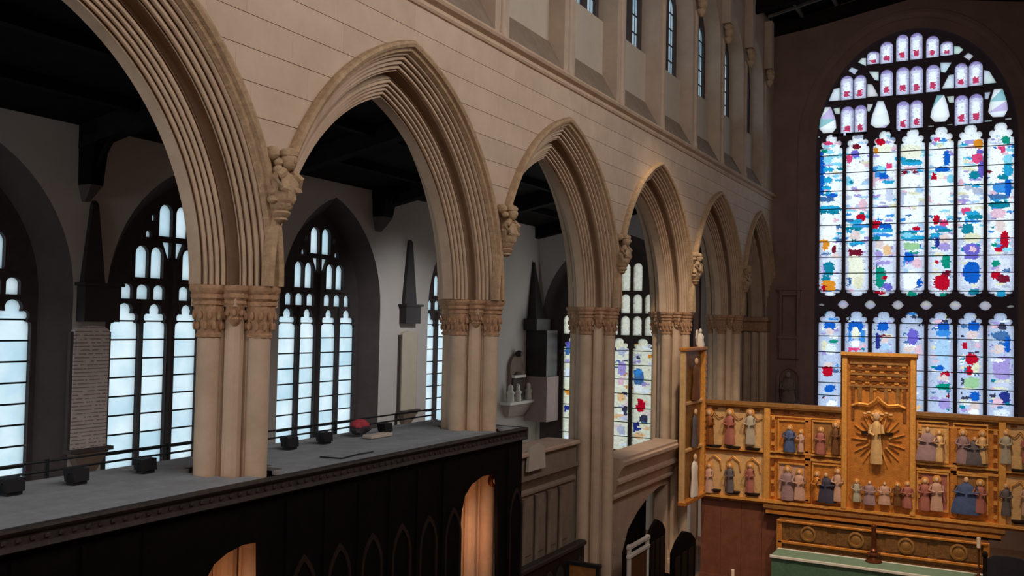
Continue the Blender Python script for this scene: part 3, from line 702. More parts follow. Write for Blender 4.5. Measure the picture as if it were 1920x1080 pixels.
# ================================================================== PIERS
XP, OFF, RS = -.45, .342, .110
def build_pier(loc):
    t = thing('arcade_pier', loc)
    x, y = loc[0], loc[1]
    core = []
    for q in range(4):
        a = q*math.pi/2
        for da, r in ((0, .33), (.33, .27), (.40, .235), (.47, .29), (.62, .315), (.785, .32), (.95, .315), (1.10, .29), (1.17, .235), (1.24, .27)):
            core.append((x + r*math.cos(a+da), y + r*math.sin(a+da)))
    MB().rings([[(u, v, z) for u, v in core] for z in (.0, 6.1)]).build('core', 'stone', t)
    MB().rings([[(x + r*math.cos(math.pi/8 + math.pi/4*i), y + r*math.sin(math.pi/8 + math.pi/4*i), z) for i in range(8)] for r, z in ((.53, 0), (.53, .3), (.52, .36), (.52, .62), (.50, .70))]).build('base', 'stone', t)
    for q in range(4):
        a = q*math.pi/2; cx, cy = x + OFF*math.cos(a), y + OFF*math.sin(a)
        MB().lathe([(.15, .68), (.15, .80), (.135, .86), (RS, .92), (RS, 5.82)], cx, cy, 20).build('shaft', 'stone', t, smooth=True)
        b = MB()
        b.lathe([(RS, 5.78), (.130, 5.79), (.134, 5.815), (.118, 5.83), (.118, 5.86), (.132, 5.95), (.15, 6.06), (.148, 6.10), (.165, 6.105), (.165, 6.135), (.15, 6.145), (.178, 6.17), (.178, 6.20), (.165, 6.21), (.195, 6.24), (.205, 6.275), (.205, 6.297), (.1, 6.297)], cx, cy, 8, a0=math.pi/8)
        # leaf carving on the bell
        for i in range(10):
            aa = 2*math.pi*i/10 + .2
            for zz, rr in ((5.90, .135), (6.0, .148)):
                b.ball((cx + rr*math.cos(aa + (zz > 5.95)*.3), cy + rr*math.sin(aa + (zz > 5.95)*.3), zz), .022, .022, .045, 6, 4)
        b.build('capital', 'capital_stone', t, smooth=30)
        # small leaf corbel in the hollow between two shafts
        a += math.pi/4; cx, cy = x + .31*math.cos(a), y + .31*math.sin(a)
        b = MB(); b.lathe([(.02, 5.90), (.06, 5.94), (.075, 5.97), (.06, 5.99), (.085, 6.03), (.10, 6.10), (.115, 6.12), (.105, 6.15), (.13, 6.18), (.13, 6.21), (.12, 6.22), (.145, 6.25), (.15, 6.297), (.05, 6.297)], cx, cy, 8, a0=a + math.pi/8)
        for i in range(7):
            aa = 2*math.pi*i/7
            b.ball((cx + .085*math.cos(aa), cy + .085*math.sin(aa), 6.03), .02, .02, .035, 6, 4)
        b.build('leaf_corbel', 'capital_stone', t, smooth=30)
    MB().box(x-.30, x+.30, y-.30, y+.30, 6.09, 6.29).build('impost_block', 'stone', t)
    return t
PL = ['clustered stone pier at the west end of the arcade, west of the inscribed tablet',
      'clustered stone pier rising through the stall canopy, just east of the large inscribed tablet',
      'clustered stone pier at the end of the stall canopy, beside the white wall monument',
      'clustered stone pier standing against the stone chantry screen',
      'clustered stone pier behind the gilded wing panel of the altarpiece',
      'clustered stone pier behind the altarpiece, last before the great east window wall']
proto = None
for k, y in enumerate(PIERS):
    if k == 0: o = proto = build_pier((XP, y, 0))
    else: o = copy_tree(proto); o.location = (XP, y, 0)
    tag(o, PL[k], 'pillar')
# respond against the east wall
t = thing('arcade_respond', (XP, 29.3, 0), 'flat stone respond where the arcade meets the great window wall', 'pillar')
MB().box(XP-.42, XP+.40, 29.15, 29.49, 0, 5.85).build('core', 'stone', t)
for dx in (-.25, 0, .25): MB().lathe([(.1, 0), (.1, 5.86)], XP+dx, 29.15, 14).build('shaft', 'stone', t, smooth=True)
b = MB(); b.box(XP-.46, XP+.44, 28.98, 29.49, 5.85, 5.90, .015); b.box(XP-.44, XP+.42, 29.02, 29.49, 5.90, 6.15); b.box(XP-.48, XP+.46, 28.94, 29.49, 6.15, 6.29, .03); b.build('capital', 'capital_stone', t)
# ================================================================== CARVED STOPS between the hood moulds
def carving(y, seed, label, s=1.0):
    r = random.Random(seed); z = 6.93
    t = thing('carved_corbel', (.0, y, z), label, 'carving', None)
    P = lambda dx, dy, dz: (dx*s + .09, y + dy*s, z + dz*s)
    b = MB(); b.lathe([(.03, z), (.07, z + .03), (.06, z + .05), (.085, z + .07), (.10, z + .10), (.08, z + .12), (.105, z + .14), (.12, z + .19), (.05, z + .2)], .122, y, 10); b.build('corbel_base', 'carved_stone', t, smooth=True)
    wob = lambda a, zz: 1 + .12*math.sin(3*a + 5*zz + seed) + .08*math.sin(7*a + 3*zz)
    MB().ball(P(.06, 0, .33), .13*s, .15*s, .19*s, 14, 9, wob).build('robe', 'carved_stone', t, smooth=True)
    b = MB()
    for sg in (-1, 1):                                # folded wings or arms
        b.tube([P(.10, .05*sg, .50), P(.12, .16*sg, .44), P(.14, .13*sg, .33), P(.17, .03*sg, .31)], [.05*s, .055*s, .04*s, .03*s], 7)
    b.build('arms', 'carved_stone', t, smooth=True)
    hd = MB().ball(P(.10, .02, .62), .085*s, .085*s, .105*s, 12, 8).build('head', 'carved_stone', t, smooth=True)
    b = MB(); b.ball(P(.09, .02, .685), .10*s, .105*s, .06*s, 12, 5, lambda a, zz: 1 + .15*math.sin(6*a)); b.build('crown', 'carved_stone', hd, smooth=True)
    b = MB(); b.ball(P(.185, .02, .615), .018*s, .016*s, .03*s, 6, 4); b.build('nose', 'carved_stone', hd, smooth=True)
    b = MB()
    for i in range(6):
        b.ball(P(.02 + .05*r.random(), r.uniform(-.15, .15), .22 + .075*i), .06*s, .05*s, .045*s, 8, 5)
    b.ball(P(.0, -.12, .68), .10*s, .07*s, .07*s, 8, 5); b.ball(P(.0, .14, .70), .10*s, .07*s, .08*s, 8, 5)
    b.build('foliage', 'carved_stone', t, smooth=True)
CL = {1: 'largest weathered figure corbel between hood moulds, on the pier rising through the canopy',
      2: 'carved stone figure corbel between hood moulds above the pier ending the stall canopy',
      3: 'carved stone figure corbel between hood moulds above the chantry screen pier',
      4: 'carved stone figure corbel between hood moulds above the gilded wing panel',
      5: 'carved stone figure corbel between hood moulds above the pier nearest the great window'}
for k, y in enumerate(PIERS):
    if k: carving(y, 3 + k, CL[k])
def roof_head(y, seed, label):
    t = thing('figure_corbel', (.05, y, 13.3), label, 'carving', 'head corbels between the clerestory windows')
    MB().lathe([(.03, 13.25), (.1, 13.33), (.12, 13.4), (.06, 13.42)], .13, y, 10).build('neck', 'carved_stone', t, smooth=True)
    MB().ball((.16, y, 13.56), .12, .13, .17, 12, 8).build('face', 'carved_stone', t, smooth=True)
    MB().ball((.15, y, 13.66), .13, .165, .11, 12, 6, lambda a, z: 1 + .12*math.sin(5*a)).build('hair', 'carved_stone', t, smooth=True)
    MB().box(.002, .22, y-.14, y+.14, 13.76, 15.2).build('wall_post', 'clerestory_stone', t)
for y in CB[6:]:
    roof_head(y - .215, 5, 'small carved stone head under a stone roof shaft between clerestory windows')
# ================================================================== STALL CANOPY
ZD = 4.45
can = thing('stall_canopy', (-.4, 5.0, 0), 'long dark oak canopy over the choir stalls with grey boarded top', 'canopy')
Y0, Y1 = 1.2, 12.3
nb = 6; bw = (1.30 + .2)/nb
for i in range(nb):
    x0 = -1.3 + i*bw; y = Y0 - random.random()*1.5
    while y < Y1:
        y2 = min(y + random.uniform(2.4, 3.6), Y1)
        ya = max(y, Y0)
        segs = [(ya, y2)]
        dmin = max(0, x0 - XP, XP - x0 - bw)
        if dmin < .44:
            hw = .45 - .7*dmin
            for py_ in PIERS:
                segs = [q for a_, e_ in segs for q in (((a_, min(e_, py_-hw)), (max(a_, py_+hw), e_)) if a_ < py_+hw and e_ > py_-hw else ((a_, e_),)) if q[1] - q[0] > .05]
        for a_, e_ in segs:
            MB().box(x0+.003, x0+bw-.003, a_+.003, e_-.003, ZD-.04, ZD-.005 + random.uniform(-.004, .003)).build('deck_board', 'deck_board', can)
        y = y2
# moulded cornice
cp = [(.18, 4.28), (.26, 4.28), (.285, 4.295), (.27, 4.31), (.25, 4.325), (.25, 4.395), (.275, 4.41), (.29, 4.435), (.275, 4.452), (.19, 4.452)]
MB().rings([[(x, y, z) for x, z in cp] for y in (Y0, Y1)]).build('cornice', 'cornice_oak', can, smooth=30)
b = MB(); y = Y0
while y < Y1 - .08:
    b.box(.25, .268, y, y+.04, 4.345, 4.38, .006); y += .115
b.build('cornice_carving', 'cornice_oak', can, kind='stuff')
MB().box(-1.3, .27, Y1, Y1+.05, 4.28, 4.452).build('end_cornice', 'cornice_oak', can)
MB().box(-1.32, -1.28, Y0, Y1, 4.3, 4.47).build('back_kerb', 'deck_board', can)
# dark front with an arched opening before each pier
holes = []
for pts in (((933, 888), (905, 893), (885, 908), (872, 930), (866, 960), (863, 1000), (862, 1105), (933, 1105)), ((487, 1016), (455, 1022), (425, 1038), (402, 1058), (390, 1080), (384, 1110), (384, 1200), (487, 1200))):
    holes.append([on_x(px, py, .20) for px, py in pts])
MB().prism([(Y0, 2.0), (Y1, 2.0), (Y1, 4.29), (Y0, 4.29)], FX(.20), 0, -.05, holes).build('front_screen', 'black_oak', can)
yy = Y0 + .2
while yy < Y1 - .3:
    if not any(min(p[0] for p in h) - .35 < yy < max(p[0] for p in h) + .05 for h in holes):
        MB().box(.20, .225, yy, yy+.05, 2.0, 4.2).build('front_mullion', 'black_oak', can)
        MB().prism(pointed(yy+.09, yy+.49, 2.1, 3.2, 3.6, 6), FX(.20), 0, .015, [pointed(yy+.13, yy+.45, 2.15, 3.2, 3.53, 6)]).build('front_tracery', 'dark_oak', can)
    yy += .58
# stall backs between the piers
for ya, yb in ((Y0, PIERS[1]-.55), (PIERS[1]+.55, PIERS[2]-.55)):
    MB().box(-.75, -.68, ya, yb, 0, 4.4).build('stall_back', 'black_oak', can)
MB().box(-.2, .9, Y0, Y1-.1, 0, 1.0, .02).build('stall_seat', 'black_oak', can)
# rail along the back of the canopy
rail = thing('guard_rail', (-1.34, 5.0, ZD), 'thin dark double rail along the window side of the canopy top', 'railing')
for z in (4.53, 4.62):
    MB().tube([(-1.36, Y0, z), (-1.36, Y1, z)], .012, 6).build('rail', 'iron', rail)
y = Y0 + .3
while y < Y1:
    MB().box(-1.375, -1.345, y-.015, y+.015, 4.30, 4.64).build('post', 'iron', rail); y += 1.4
# floodlights standing on the deck
def floodlight(px, py, label):
    x, y = on_z(px, py, ZD); x = min(x, -.95); 
    y = on_x(px, py, x)[0]
    t = thing('floodlight', (x, y, ZD), label, 'light', 'dark floodlights along the back of the canopy top')
    MB().box(x-.05, x+.05, y-.07, y+.07, ZD, ZD+.025).build('foot', 'iron', t)
    MB().rings([[(x-.06, y-.08, ZD+.03), (x+.07, y-.08, ZD+.03), (x+.07, y+.08, ZD+.03), (x-.06, y+.08, ZD+.03)], [(x-.08, y-.09, ZD+.14), (x+.05, y-.09, ZD+.14), (x+.05, y+.09, ZD+.14), (x-.08, y+.09, ZD+.14)]]).build('housing', 'iron', t)
    MB().tube([(x, y-.1, ZD+.02), (x, y-.1, ZD+.10), (x, y+.1, ZD+.10), (x, y+.1, ZD+.02)], .008, 5).build('bracket', 'iron', t)
for px, py, lb in ((20, 948, 'small dark box floodlight on the canopy top, west of the inscribed tablet'), (143, 925, 'small dark box floodlight on the canopy top, below the inscribed tablet'),
                   (272, 893, 'small dark box floodlight on the canopy top, just west of the pier rising through it'), (543, 852, 'small dark box floodlight on the canopy top, nearest east of the pier rising through it'),
                   (608, 838, 'small dark box floodlight on the canopy top, between another floodlight and the red cloth'), (722, 820, 'small dark box floodlight on the canopy top, east of the red cloth bundle')):
    floodlight(px, py, lb)
# red bundle and pale board on the deck
x, y = -1.05, on_x(674, 826, -1.05)[0]
t = thing('cloth_bundle', (x, y, ZD), 'crumpled red and dark cloth bundle lying on the canopy top', 'cloth')
wob = lambda a, z: 1 + .18*math.sin(3*a + 4*z) + .1*math.sin(5*a)
MB().ball((x, y, ZD+.09), .12, .14, .075, 16, 8, wob).build('dark_fold', 'dark_cloth', t, smooth=True)
MB().ball((x, y, ZD+.15), .11, .14, .075, 16, 8, lambda a, z: 1 + .15*math.sin(4*a + 2*z)).build('red_fold', 'red_cloth', t, smooth=True)
x, y = -.80, on_x(700, 834, -.80)[0] + .08
b = MB(); b.box(x-.08, x+.08, y-.22, y+.24, ZD, ZD+.045, .008)
tag(b.build('loose_board', 'pale_board'), 'pale flat board lying on the grey canopy top beside the red cloth', 'board')
# loose dark cable on the deck
pts = [(*on_z(px, py, ZD), ZD+.008) for px, py in ((600, 858), (640, 861), (670, 853), (700, 848))]
tag(MB().tube(pts, .008, 5).build('cable', 'iron'), 'black cable lying on the grey canopy boards between two piers', 'cable')
# round lamp on the pier foot under the canopy, and the stall lamps' glow
def stall_lamp(k, label):
    y = PIERS[k]; c = (XP + OFF + RS + .05, y - .10, 3.74)
    t = thing('pier_lamp', (c[0]-.06, c[1], c[2]), label, 'lamp')
    b = MB(); R = [[(c[0] + d, c[1] + r*math.cos(a*math.pi/8), c[2] + r*math.sin(a*math.pi/8)) for a in range(16)] for d, r in ((-.05, .03), (-.05, .085), (.0, .095), (.02, .085), (.02, .06))]
    b.rings(R); b.build('rim', 'bronze', t, smooth=30)
    MB().ball((c[0]+.02, c[1], c[2]), .03, .05, .05, 10, 6).build('bulb', 'candle_wax', t, smooth=True)
    l = bpy.data.lights.new('stall_lamp_light', 'POINT'); l.energy = 15; l.color = (1, .46, .22); l.shadow_soft_size = .05
    lo = bpy.data.objects.new('stall_lamp_light', l); COL.objects.link(lo); lo.location = (.10, y - .85, 3.0)
stall_lamp(2, 'round bronze rimmed lamp on the lower pier at the end of the stall canopy')
l = bpy.data.lights.new('stall_lamp_light', 'POINT'); l.energy = 15; l.color = (1, .46, .22); l.shadow_soft_size = .05
lo = bpy.data.objects.new('stall_lamp_light', l); COL.objects.link(lo); lo.location = (.10, PIERS[1] - .85, 3.0)
# ================================================================== WALL MONUMENTS in the aisle
def monument(y0, y1, zt, zb, ob, blk, mt, label, cor=.35, round_head=False):
    """ob = (tip z, foot z, half width) of the dark obelisk; blk = (y0, y1, z0, z1) of the dark frieze"""
    yc = (y0+y1)/2
    t = thing('wall_monument', (XA, yc, zb - cor), label, 'memorial')
    if ob:
        MB().rings([[(XA, yc-h, z), (XA+d, yc-h, z), (XA+d, yc+h, z), (XA, yc+h, z)] for z, h, d in ((ob[1], ob[2], .10), (ob[0]-.06, ob[2]*.28, .07), (ob[0], .02, .05))]).build('obelisk', 'dark_marble', t)
    if blk:
        b = MB(); b.box(XA, XA+.20, blk[0], blk[1], blk[2], blk[3]-.05); b.box(XA, XA+.25, blk[0]-.05, blk[1]+.05, blk[3]-.05, blk[3]); b.build('frieze', 'dark_marble', t)
    h = (y1-y0)/2
    pl = [(y0, zb), (y1, zb), (y1, zt-.08), (yc+h*.7, zt-.02), (yc, zt), (yc-h*.7, zt-.02), (y0, zt-.08)]
    MB().prism(pl, FX(XA), 0, .10).build('tablet', mt, t)
    for s in (y0-.05, y1):
        MB().box(XA, XA+.07, s, s+.05, zb, zt-.1).build('side_strip', 'reveal_stone', t)
    if cor:
        MB().box(XA, XA+.2, y0-.07, y1+.07, zb-.06, zb).build('shelf', 'reveal_stone', t)
        MB().rings([[(XA, yc-k*h, z), (XA+d, yc-k*h, z), (XA+d, yc+k*h, z), (XA, yc+k*h, z)] for z, k, d in ((zb-cor, .35, .05), (zb-cor*.6, .6, .12), (zb-.06, 1, .18))]).build('corbel', 'tomb_stone', t)
    return t
monument(9.76, 10.40, 5.80, 3.86, (7.8, 6.48, .20), (9.84, 10.50, 5.86, 6.48), 'inscribed_marble', 'tall pinkish wall tablet covered in lines of lettering, dark block above', .5)
monument(18.74, 19.38, 5.72, 3.80, (7.95, 6.37, .26), (18.72, 19.36, 5.9, 6.37), 'tablet_cream', 'tall slender cream wall tablet under a dark obelisk, on a funnel corbel', .42)
# white monument with small figures
yc = 24.75
t = thing('wall_monument', (XA, yc, 3.2), 'pale wall monument with round top between small white figures', 'memorial')
MB().prism(pointed(yc-.42, yc+.42, 3.75, 4.6, 5.02, 8), FX(XA), 0, .10).build('backing', 'tomb_stone', t)
MB().prism(pointed(yc-.34, yc+.34, 3.8, 4.2, 4.5, 8), FX(XA), .10, .16).build('tablet', 'reveal_stone', t)
MB().box(XA, XA+.22, yc-.36, yc+.36, 4.34, 4.42).build('ledge', 'white_marble', t)
MB().ball((XA+.15, yc, 5.05), .12, .13, .1, 10, 6).build('finial', 'dark_marble', t, smooth=True)
for d in (-.55, -.1, .62):
    b = MB(); b.lathe([(.10, 3.66), (.12, 3.7), (.10, 3.85), (.13, 3.92), (.07, 4.0), (.08, 4.06), (.06, 4.14), (.01, 4.17)], XA+.18, yc+d, 10); b.build('white_figure', 'white_marble', t, smooth=True)
MB().box(XA, XA+.35, yc-.85, yc+.95, 3.58, 3.66).build('shelf', 'white_marble', t)
MB().rings([[(XA, yc-k, z), (XA+d, yc-k, z), (XA+d, yc+k, z), (XA, yc+k, z)] for z, k, d in ((3.2, .5, .1), (3.58, .8, .3))]).build('base', 'tablet_marble', t)
# dark corner monument
t = thing('wall_monument', (XA+.3, 25.9, 3.3), 'tall dark marble monument with obelisk in the aisle corner, on a pale plinth', 'memorial')
MB().rings([[(XA, 25.85-h, z), (XA+d, 25.85-h, z), (XA+d, 25.85+h, z), (XA, 25.85+h, z)] for z, h, d in ((6.1, .30, .3), (7.85, .03, .06))]).build('obelisk', 'dark_marble', t)
MB().box(XA, XA+.7, 25.5, 26.25, 4.35, 5.75).build('body', 'dark_marble', t)
b = MB(); b.box(XA, XA+.45, 25.3, 26.25, 5.75, 6.1); b.build('frieze', 'dark_marble', t)
MB().box(XA, XA+.75, 25.45, 26.28, 3.0, 4.35).build('plinth', 'lilac_stone', t)
# ================================================================== STONE CHANTRY SCREEN between two piers
ya, yb = PIERS[3] + .54, PIERS[4] - .54
t = thing('chantry_screen', (-.2, (ya+yb)/2, 0), 'pale stone chantry screen with deep moulded cornice over a dark arched opening', 'screen')
op = [(ya+.75, .02), (yb-.05, .02), (yb-.05, 2.42), (yb-.6, 2.44), (yb-1.3, 2.34), (ya+1.6, 2.12), (ya+1.05, 1.85), (ya+.75, 1.45)]
MB().prism([(ya, 0), (yb, 0), (yb, 2.62), (ya, 2.62)], FX(-.28), -.3, 0, [op]).build('arched_front', 'chantry_stone', t)
prof = [(-.58, 2.60), (-.20, 2.60), (-.16, 2.63), (-.16, 2.67), (-.20, 2.70), (-.13, 2.86), (-.11, 2.90), (-.07, 2.92), (-.07, 2.97), (-.12, 3.02), (-.05, 3.18), (-.02, 3.22), (.03, 3.28), (.035, 3.35), (-.02, 3.37), (-.02, 3.42), (-.58, 3.42)]
MB().rings([[(x, y, z) for x, z in prof] for y in (ya, yb)]).build('cornice', 'chantry_stone', t, smooth=25)
for k in range(9):
    y = ya + .2 + k*.4
    if y < yb - .1: MB().box(-.115, -.075, y, y+.10, 2.90, 3.0, .012).build('cornice_boss', 'chantry_stone', t)
for k in range(5): MB().box(-.285, -.262, ya+.30, ya+.36, .6 + k*.3, .75 + k*.3).build('jamb_panel', 'chantry_stone', t)
MB().box(-.85, -.8, ya, yb, 0, 2.6).build('shade_sheet', 'black_oak', t)  # dark sheet put in for the shade inside the arched opening
# parclose wall and tomb between the canopy end and the screen pier
ya, yb = PIERS[2] + .8, PIERS[3] - .54
t = thing('tomb_canopy', (-.6, (ya+yb)/2, 0), 'brown stone canopied tomb between the canopy end and the next pier', 'tomb')
MB().box(-1.2, -.55, ya+.6, yb, 0, 3.12).build('body', 'tomb_stone', t)
prof = [(-1.25, 3.10), (-.55, 3.10), (-.50, 3.14), (-.50, 3.18), (-.55, 3.22), (-.48, 3.36), (-.44, 3.40), (-.44, 3.46), (-1.25, 3.46)]
MB().rings([[(x, y, z) for x, z in prof] for y in (ya+.5, yb)]).build('cornice', 'tomb_stone', t, smooth=25)
MB().box(-1.1, -.5, ya+.55, yb, 3.46, 3.78).build('parapet', 'tomb_stone', t)
MB().box(-1.1, -.42, ya+.5, yb, 3.78, 3.86, .02).build('coping', 'chantry_stone', t)
for k in range(5):
    y = ya + .9 + k*.48
    if y < yb - .2:
        MB().prism(pointed(y-.15, y+.15, 2.12, 2.75, 2.98, 5), FX(-.55), 0, .02).build('panel', 'tomb_stone', t)
    MB().lathe([(.05, 1.9), (.05, 2.0), (.035, 2.04), (.035, 3.02), (.06, 3.1)], -.5, y - .24, 8).build('colonnette', 'tomb_stone', t, smooth=True)
MB().prism([(ya+1.1, 3.55), (ya+1.75, 3.55), (ya+1.7, 3.9), (ya+1.5, 3.98), (ya+1.15, 3.92)], FX(-.46), 0, .05).build('shield', 'panel_plaster', t)
# stall desk in front of it
t = thing('stall_desk', (-.1, 14.3, 0), 'dark oak stall back with a long sloping top rail before the stone tomb', 'stall')
MB().box(-.36, -.30, 12.75, PIERS[3]-.57, 0, 1.98).build('back', 'dark_oak', t)
MB().box(-.42, -.25, 12.6, PIERS[3]-.56, 1.98, 2.07, .02).build('top_rail', 'cornice_oak', t)
for k in range(7):
    y = 12.95 + k*.42
    MB().prism(pointed(y, y+.30, .6, 1.6, 1.82, 5), FX(-.30), 0, .02).build('panel', 'cornice_oak', t)
# stall end with a black frame, facing west
x0, zt = on_y(1046, 1050, 14.9); x1, _ = on_y(1124, 1056, 14.9)
x0 = max(x0, -.22)
t = thing('stall_end', ((x0+x1)/2, 14.9, 0), 'black framed end panel of a stall standing beside the stone pier', 'stall')
MB().box(x0+.05, x1-.05, 14.9, 14.94, 0, zt-.05).build('panel', 'antique_gold', t)
for xx in (x0, x1-.05): MB().box(xx, xx+.05, 14.87, 14.96, 0, zt).build('post', 'iron', t)
MB().box(x0-.02, x1+.02, 14.86, 14.97, zt-.04, zt+.02, .008).build('rail', 'iron', t)
# white frame beyond the screen pier
(u0, z1), (u1, _) = on_x(1180, 1022, .25), on_x(1216, 1026, .25)
t = thing('picture_frame', (.25, (u0+u1)/2, 0), 'white painted tall frame standing before the chantry opening', 'frame')
for yy in (u0, u1-.07): MB().box(.2, .27, yy, yy+.07, 0, z1, .01).build('upright', 'white_paint', t)
for zz in (z1-.09, z1-.26): MB().box(.2, .28, u0-.03, u1+.03, zz, zz+.07, .01).build('rail', 'white_paint', t)
MB().box(.22, .24, u0+.07, u1-.07, .3, z1-.26).build('panel', 'brown_paint', t)
# dark stalls by the sanctuary
def dark_stall(px0, px1, py, x, label):
    (y0, z), (y1, _) = on_x(px0, py, x), on_x(px1, py, x)
    t = thing('oak_chair', (x, (y0+y1)/2, 0), label, 'chair')
    h = (y1-y0)/2; yc = (y0+y1)/2
    MB().box(x-.3, x+.3, y0, y1, .42, .52, .02).build('seat', 'black_oak', t)
    MB().prism([(y0, .5), (y1, .5), (y1, z-.3), (yc+h*.6, z-.12), (yc, z), (yc-h*.6, z-.12), (y0, z-.3)], FX(x-.3), 0, .07).build('backrest', 'black_oak', t)
    for sx in (-.28, .22):
        for sy in (y0, y1-.07): MB().box(x+sx, x+sx+.07, sy, sy+.07, 0, .44).build('leg', 'black_oak', t)
    for sy in (y0, y1-.07): MB().box(x-.28, x+.28, sy, sy+.07, .75, .82, .01).build('armrest', 'black_oak', t)
    for k in range(3): MB().box(x-.235, x-.215, y0+.1+k*h*.6, y0+.1+k*h*.6+h*.4, .7, z-.4).build('panel', 'dark_oak', t)
dark_stall(1238, 1268, 985, .40, 'dark oak tall backed chair under the stone chantry cornice')
dark_stall(1285, 1325, 1012, 1.1, 'dark oak tall backed chair before the red brown panelling')
# ================================================================== ALTARPIECE
YR = 22.0
def R(px, py, y=YR): return on_y(px, py, y)
rer = thing('altarpiece', (AXIS, YR, 0), 'gilded altarpiece with rows of painted saints and a tall central panel', 'altarpiece')
def rbox(name, m, x0, x1, z0, z1, d0, d1, parent=rer, bev=0): return MB().box(x0, x1, YR-d1, YR-d0, z0, z1, bev).build(name, m, parent)
def sym(f):
    for s in (-1, 1): f(s)
def sx(s, a, c): return (AXIS + a, AXIS + c) if s > 0 else (AXIS - c, AXIS - a)
rbox('back_board', 'gold', .06, 7.94, 2.02, 4.14, -.12, 0)
rbox('centre_board', 'gold', AXIS-.74, AXIS+.74, 2.02, 5.40, -.10, .06)
def mould(s):
    a, c = sx(s, .76, 3.96)
    for z0, z1, d, m in ((4.08, 4.12, .05, 'dark_gold'), (4.12, 4.17, .09, 'bright_gold'), (4.17, 4.24, .15, 'antique_gold')): rbox('top_moulding', m, a, c, z0, z1, -.12, d)
    a, c = sx(s, .64, .76); rbox('centre_post', 'bright_gold', a, c, 2.02, 5.42, .0, .16, bev=.015)
    a, c = sx(s, 2.33, 2.47); rbox('post', 'bright_gold', a, c, 2.0, 4.14, 0, .12, bev=.012)
    a, c = sx(s, 3.86, 3.96); rbox('post', 'bright_gold', a, c, 2.0, 4.14, 0, .10, bev=.012)
    a, c = sx(s, 2.47, 3.86); rbox('niche_back', 'pale_gold', a, c, 2.04, 4.08, 0, .012)
    for z0, z1, d, m in ((3.06, 3.10, .06, 'dark_gold'), (3.10, 3.14, .09, 'bright_gold'), (3.03, 3.06, .04, 'gold')): rbox('middle_rail', m, a, c, z0, z1, 0, d)
    a, c = sx(s, .76, 2.33)
    for z0, z1, d, m in ((3.00, 3.05, .07, 'bright_gold'), (3.05, 3.10, .05, 'dark_gold'), (3.12, 3.16, .08, 'bright_gold'), (3.94, 3.97, .05, 'bright_gold'), (3.99, 4.02, .04, 'dark_gold')): rbox('middle_rail', m, a, c, z0, z1, 0, d)
    a, c = sx(s, 1.42, 1.56); rbox('mullion', 'gold', a, c, 2.06, 3.95, 0, .07, bev=.01)
    for k, xx in enumerate((.80, 2.24)):
        a, c = sx(s, xx, xx+.07)
        for q in range(13):
            rbox('leaf_boss', 'dark_gold' if q % 2 else 'bright_gold', a, c, 2.12 + q*.145, 2.20 + q*.145, 0, .05)
    for i in range(3):                                  # cresting of the outer niches
        xx = 2.50 + i*.455; a, c = sx(s, xx + .02, xx + .43)
        m = (a+c)/2
        MB().tube([(a, YR-.03, 3.86), (a+.1, YR-.05, 3.83), (m-.05, YR-.06, 3.88), (m, YR-.06, 3.95), (m+.05, YR-.06, 3.88), (c-.1, YR-.05, 3.83), (c, YR-.03, 3.86)], .012, 6).build('cusp_rib', 'dark_gold', rer)
        if i: rbox('niche_bar', 'bright_gold', a-.035, a-.005, 3.16, 3.80, 0, .05)
        MB().tube([(m-.17, YR-.04, 2.62), (m-.14, YR-.05, 2.84), (m, YR-.06, 2.96), (m+.14, YR-.05, 2.84), (m+.17, YR-.04, 2.62)], .016, 6).build('niche_arch', 'bright_gold', rer)
        for zz in (3.16, 2.12):
            MB().rings([[(m-.16*k2, YR-d, z), (m+.16*k2, YR-d, z), (m+.16*k2, YR, z), (m-.16*k2, YR, z)] for z, k2, d in ((zz-.05, .7, .06), (zz, 1, .14), (zz+.03, 1, .14))]).build('bracket', 'dark_oak', rer)
sym(mould)
for i in range(9):
    rbox('frieze_boss', 'dark_gold', .3 + i*.33, .42 + i*.33, 4.02, 4.07, 0, .05); rbox('frieze_boss', 'dark_gold', AXIS+.9 + i*.33, AXIS+1.02 + i*.33, 4.02, 4.07, 0, .05)
# centre: top mouldings, lattice, canopy, sunburst
for z0, z1, d, m in ((5.36, 5.41, .17, 'gold'), (5.41, 5.48, .22, 'bright_gold')): rbox('centre_cornice', m, AXIS-.78, AXIS+.78, z0, z1, -.1, d)
for k, z in enumerate((5.22, 5.10, 4.98, 4.86, 4.72)):
    rbox('lattice_bar', 'dark_gold' if k % 2 else 'antique_gold', AXIS-.60, AXIS+.60, z, z+.05, .06, .11)
    for q in range(8):
        rbox('lattice_leaf', 'bright_gold' if (q+k) % 2 else 'dark_gold', AXIS-.58 + q*.15, AXIS-.49 + q*.15, z-.06, z, .06, .09)
for xx in (-.42, -.18, .12, .36): rbox('lattice_post', 'antique_gold', AXIS+xx, AXIS+xx+.07, 4.40, 4.72, .06, .10)
for xx in (-.56, .50): rbox('side_pilaster', 'dark_gold', AXIS+xx, AXIS+xx+.06, 4.0, 4.72, .06, .10)
MB().tube([(AXIS-.55, YR-.10, 4.30), (AXIS-.4, YR-.13, 4.36), (AXIS-.2, YR-.14, 4.34), (AXIS-.08, YR-.15, 4.42), (AXIS, YR-.16, 4.52), (AXIS+.08, YR-.15, 4.42), (AXIS+.2, YR-.14, 4.34), (AXIS+.4, YR-.13, 4.36), (AXIS+.55, YR-.10, 4.30)], .03, 7).build('canopy_rib', 'bright_gold', rer)
cx, cz = AXIS, 3.58
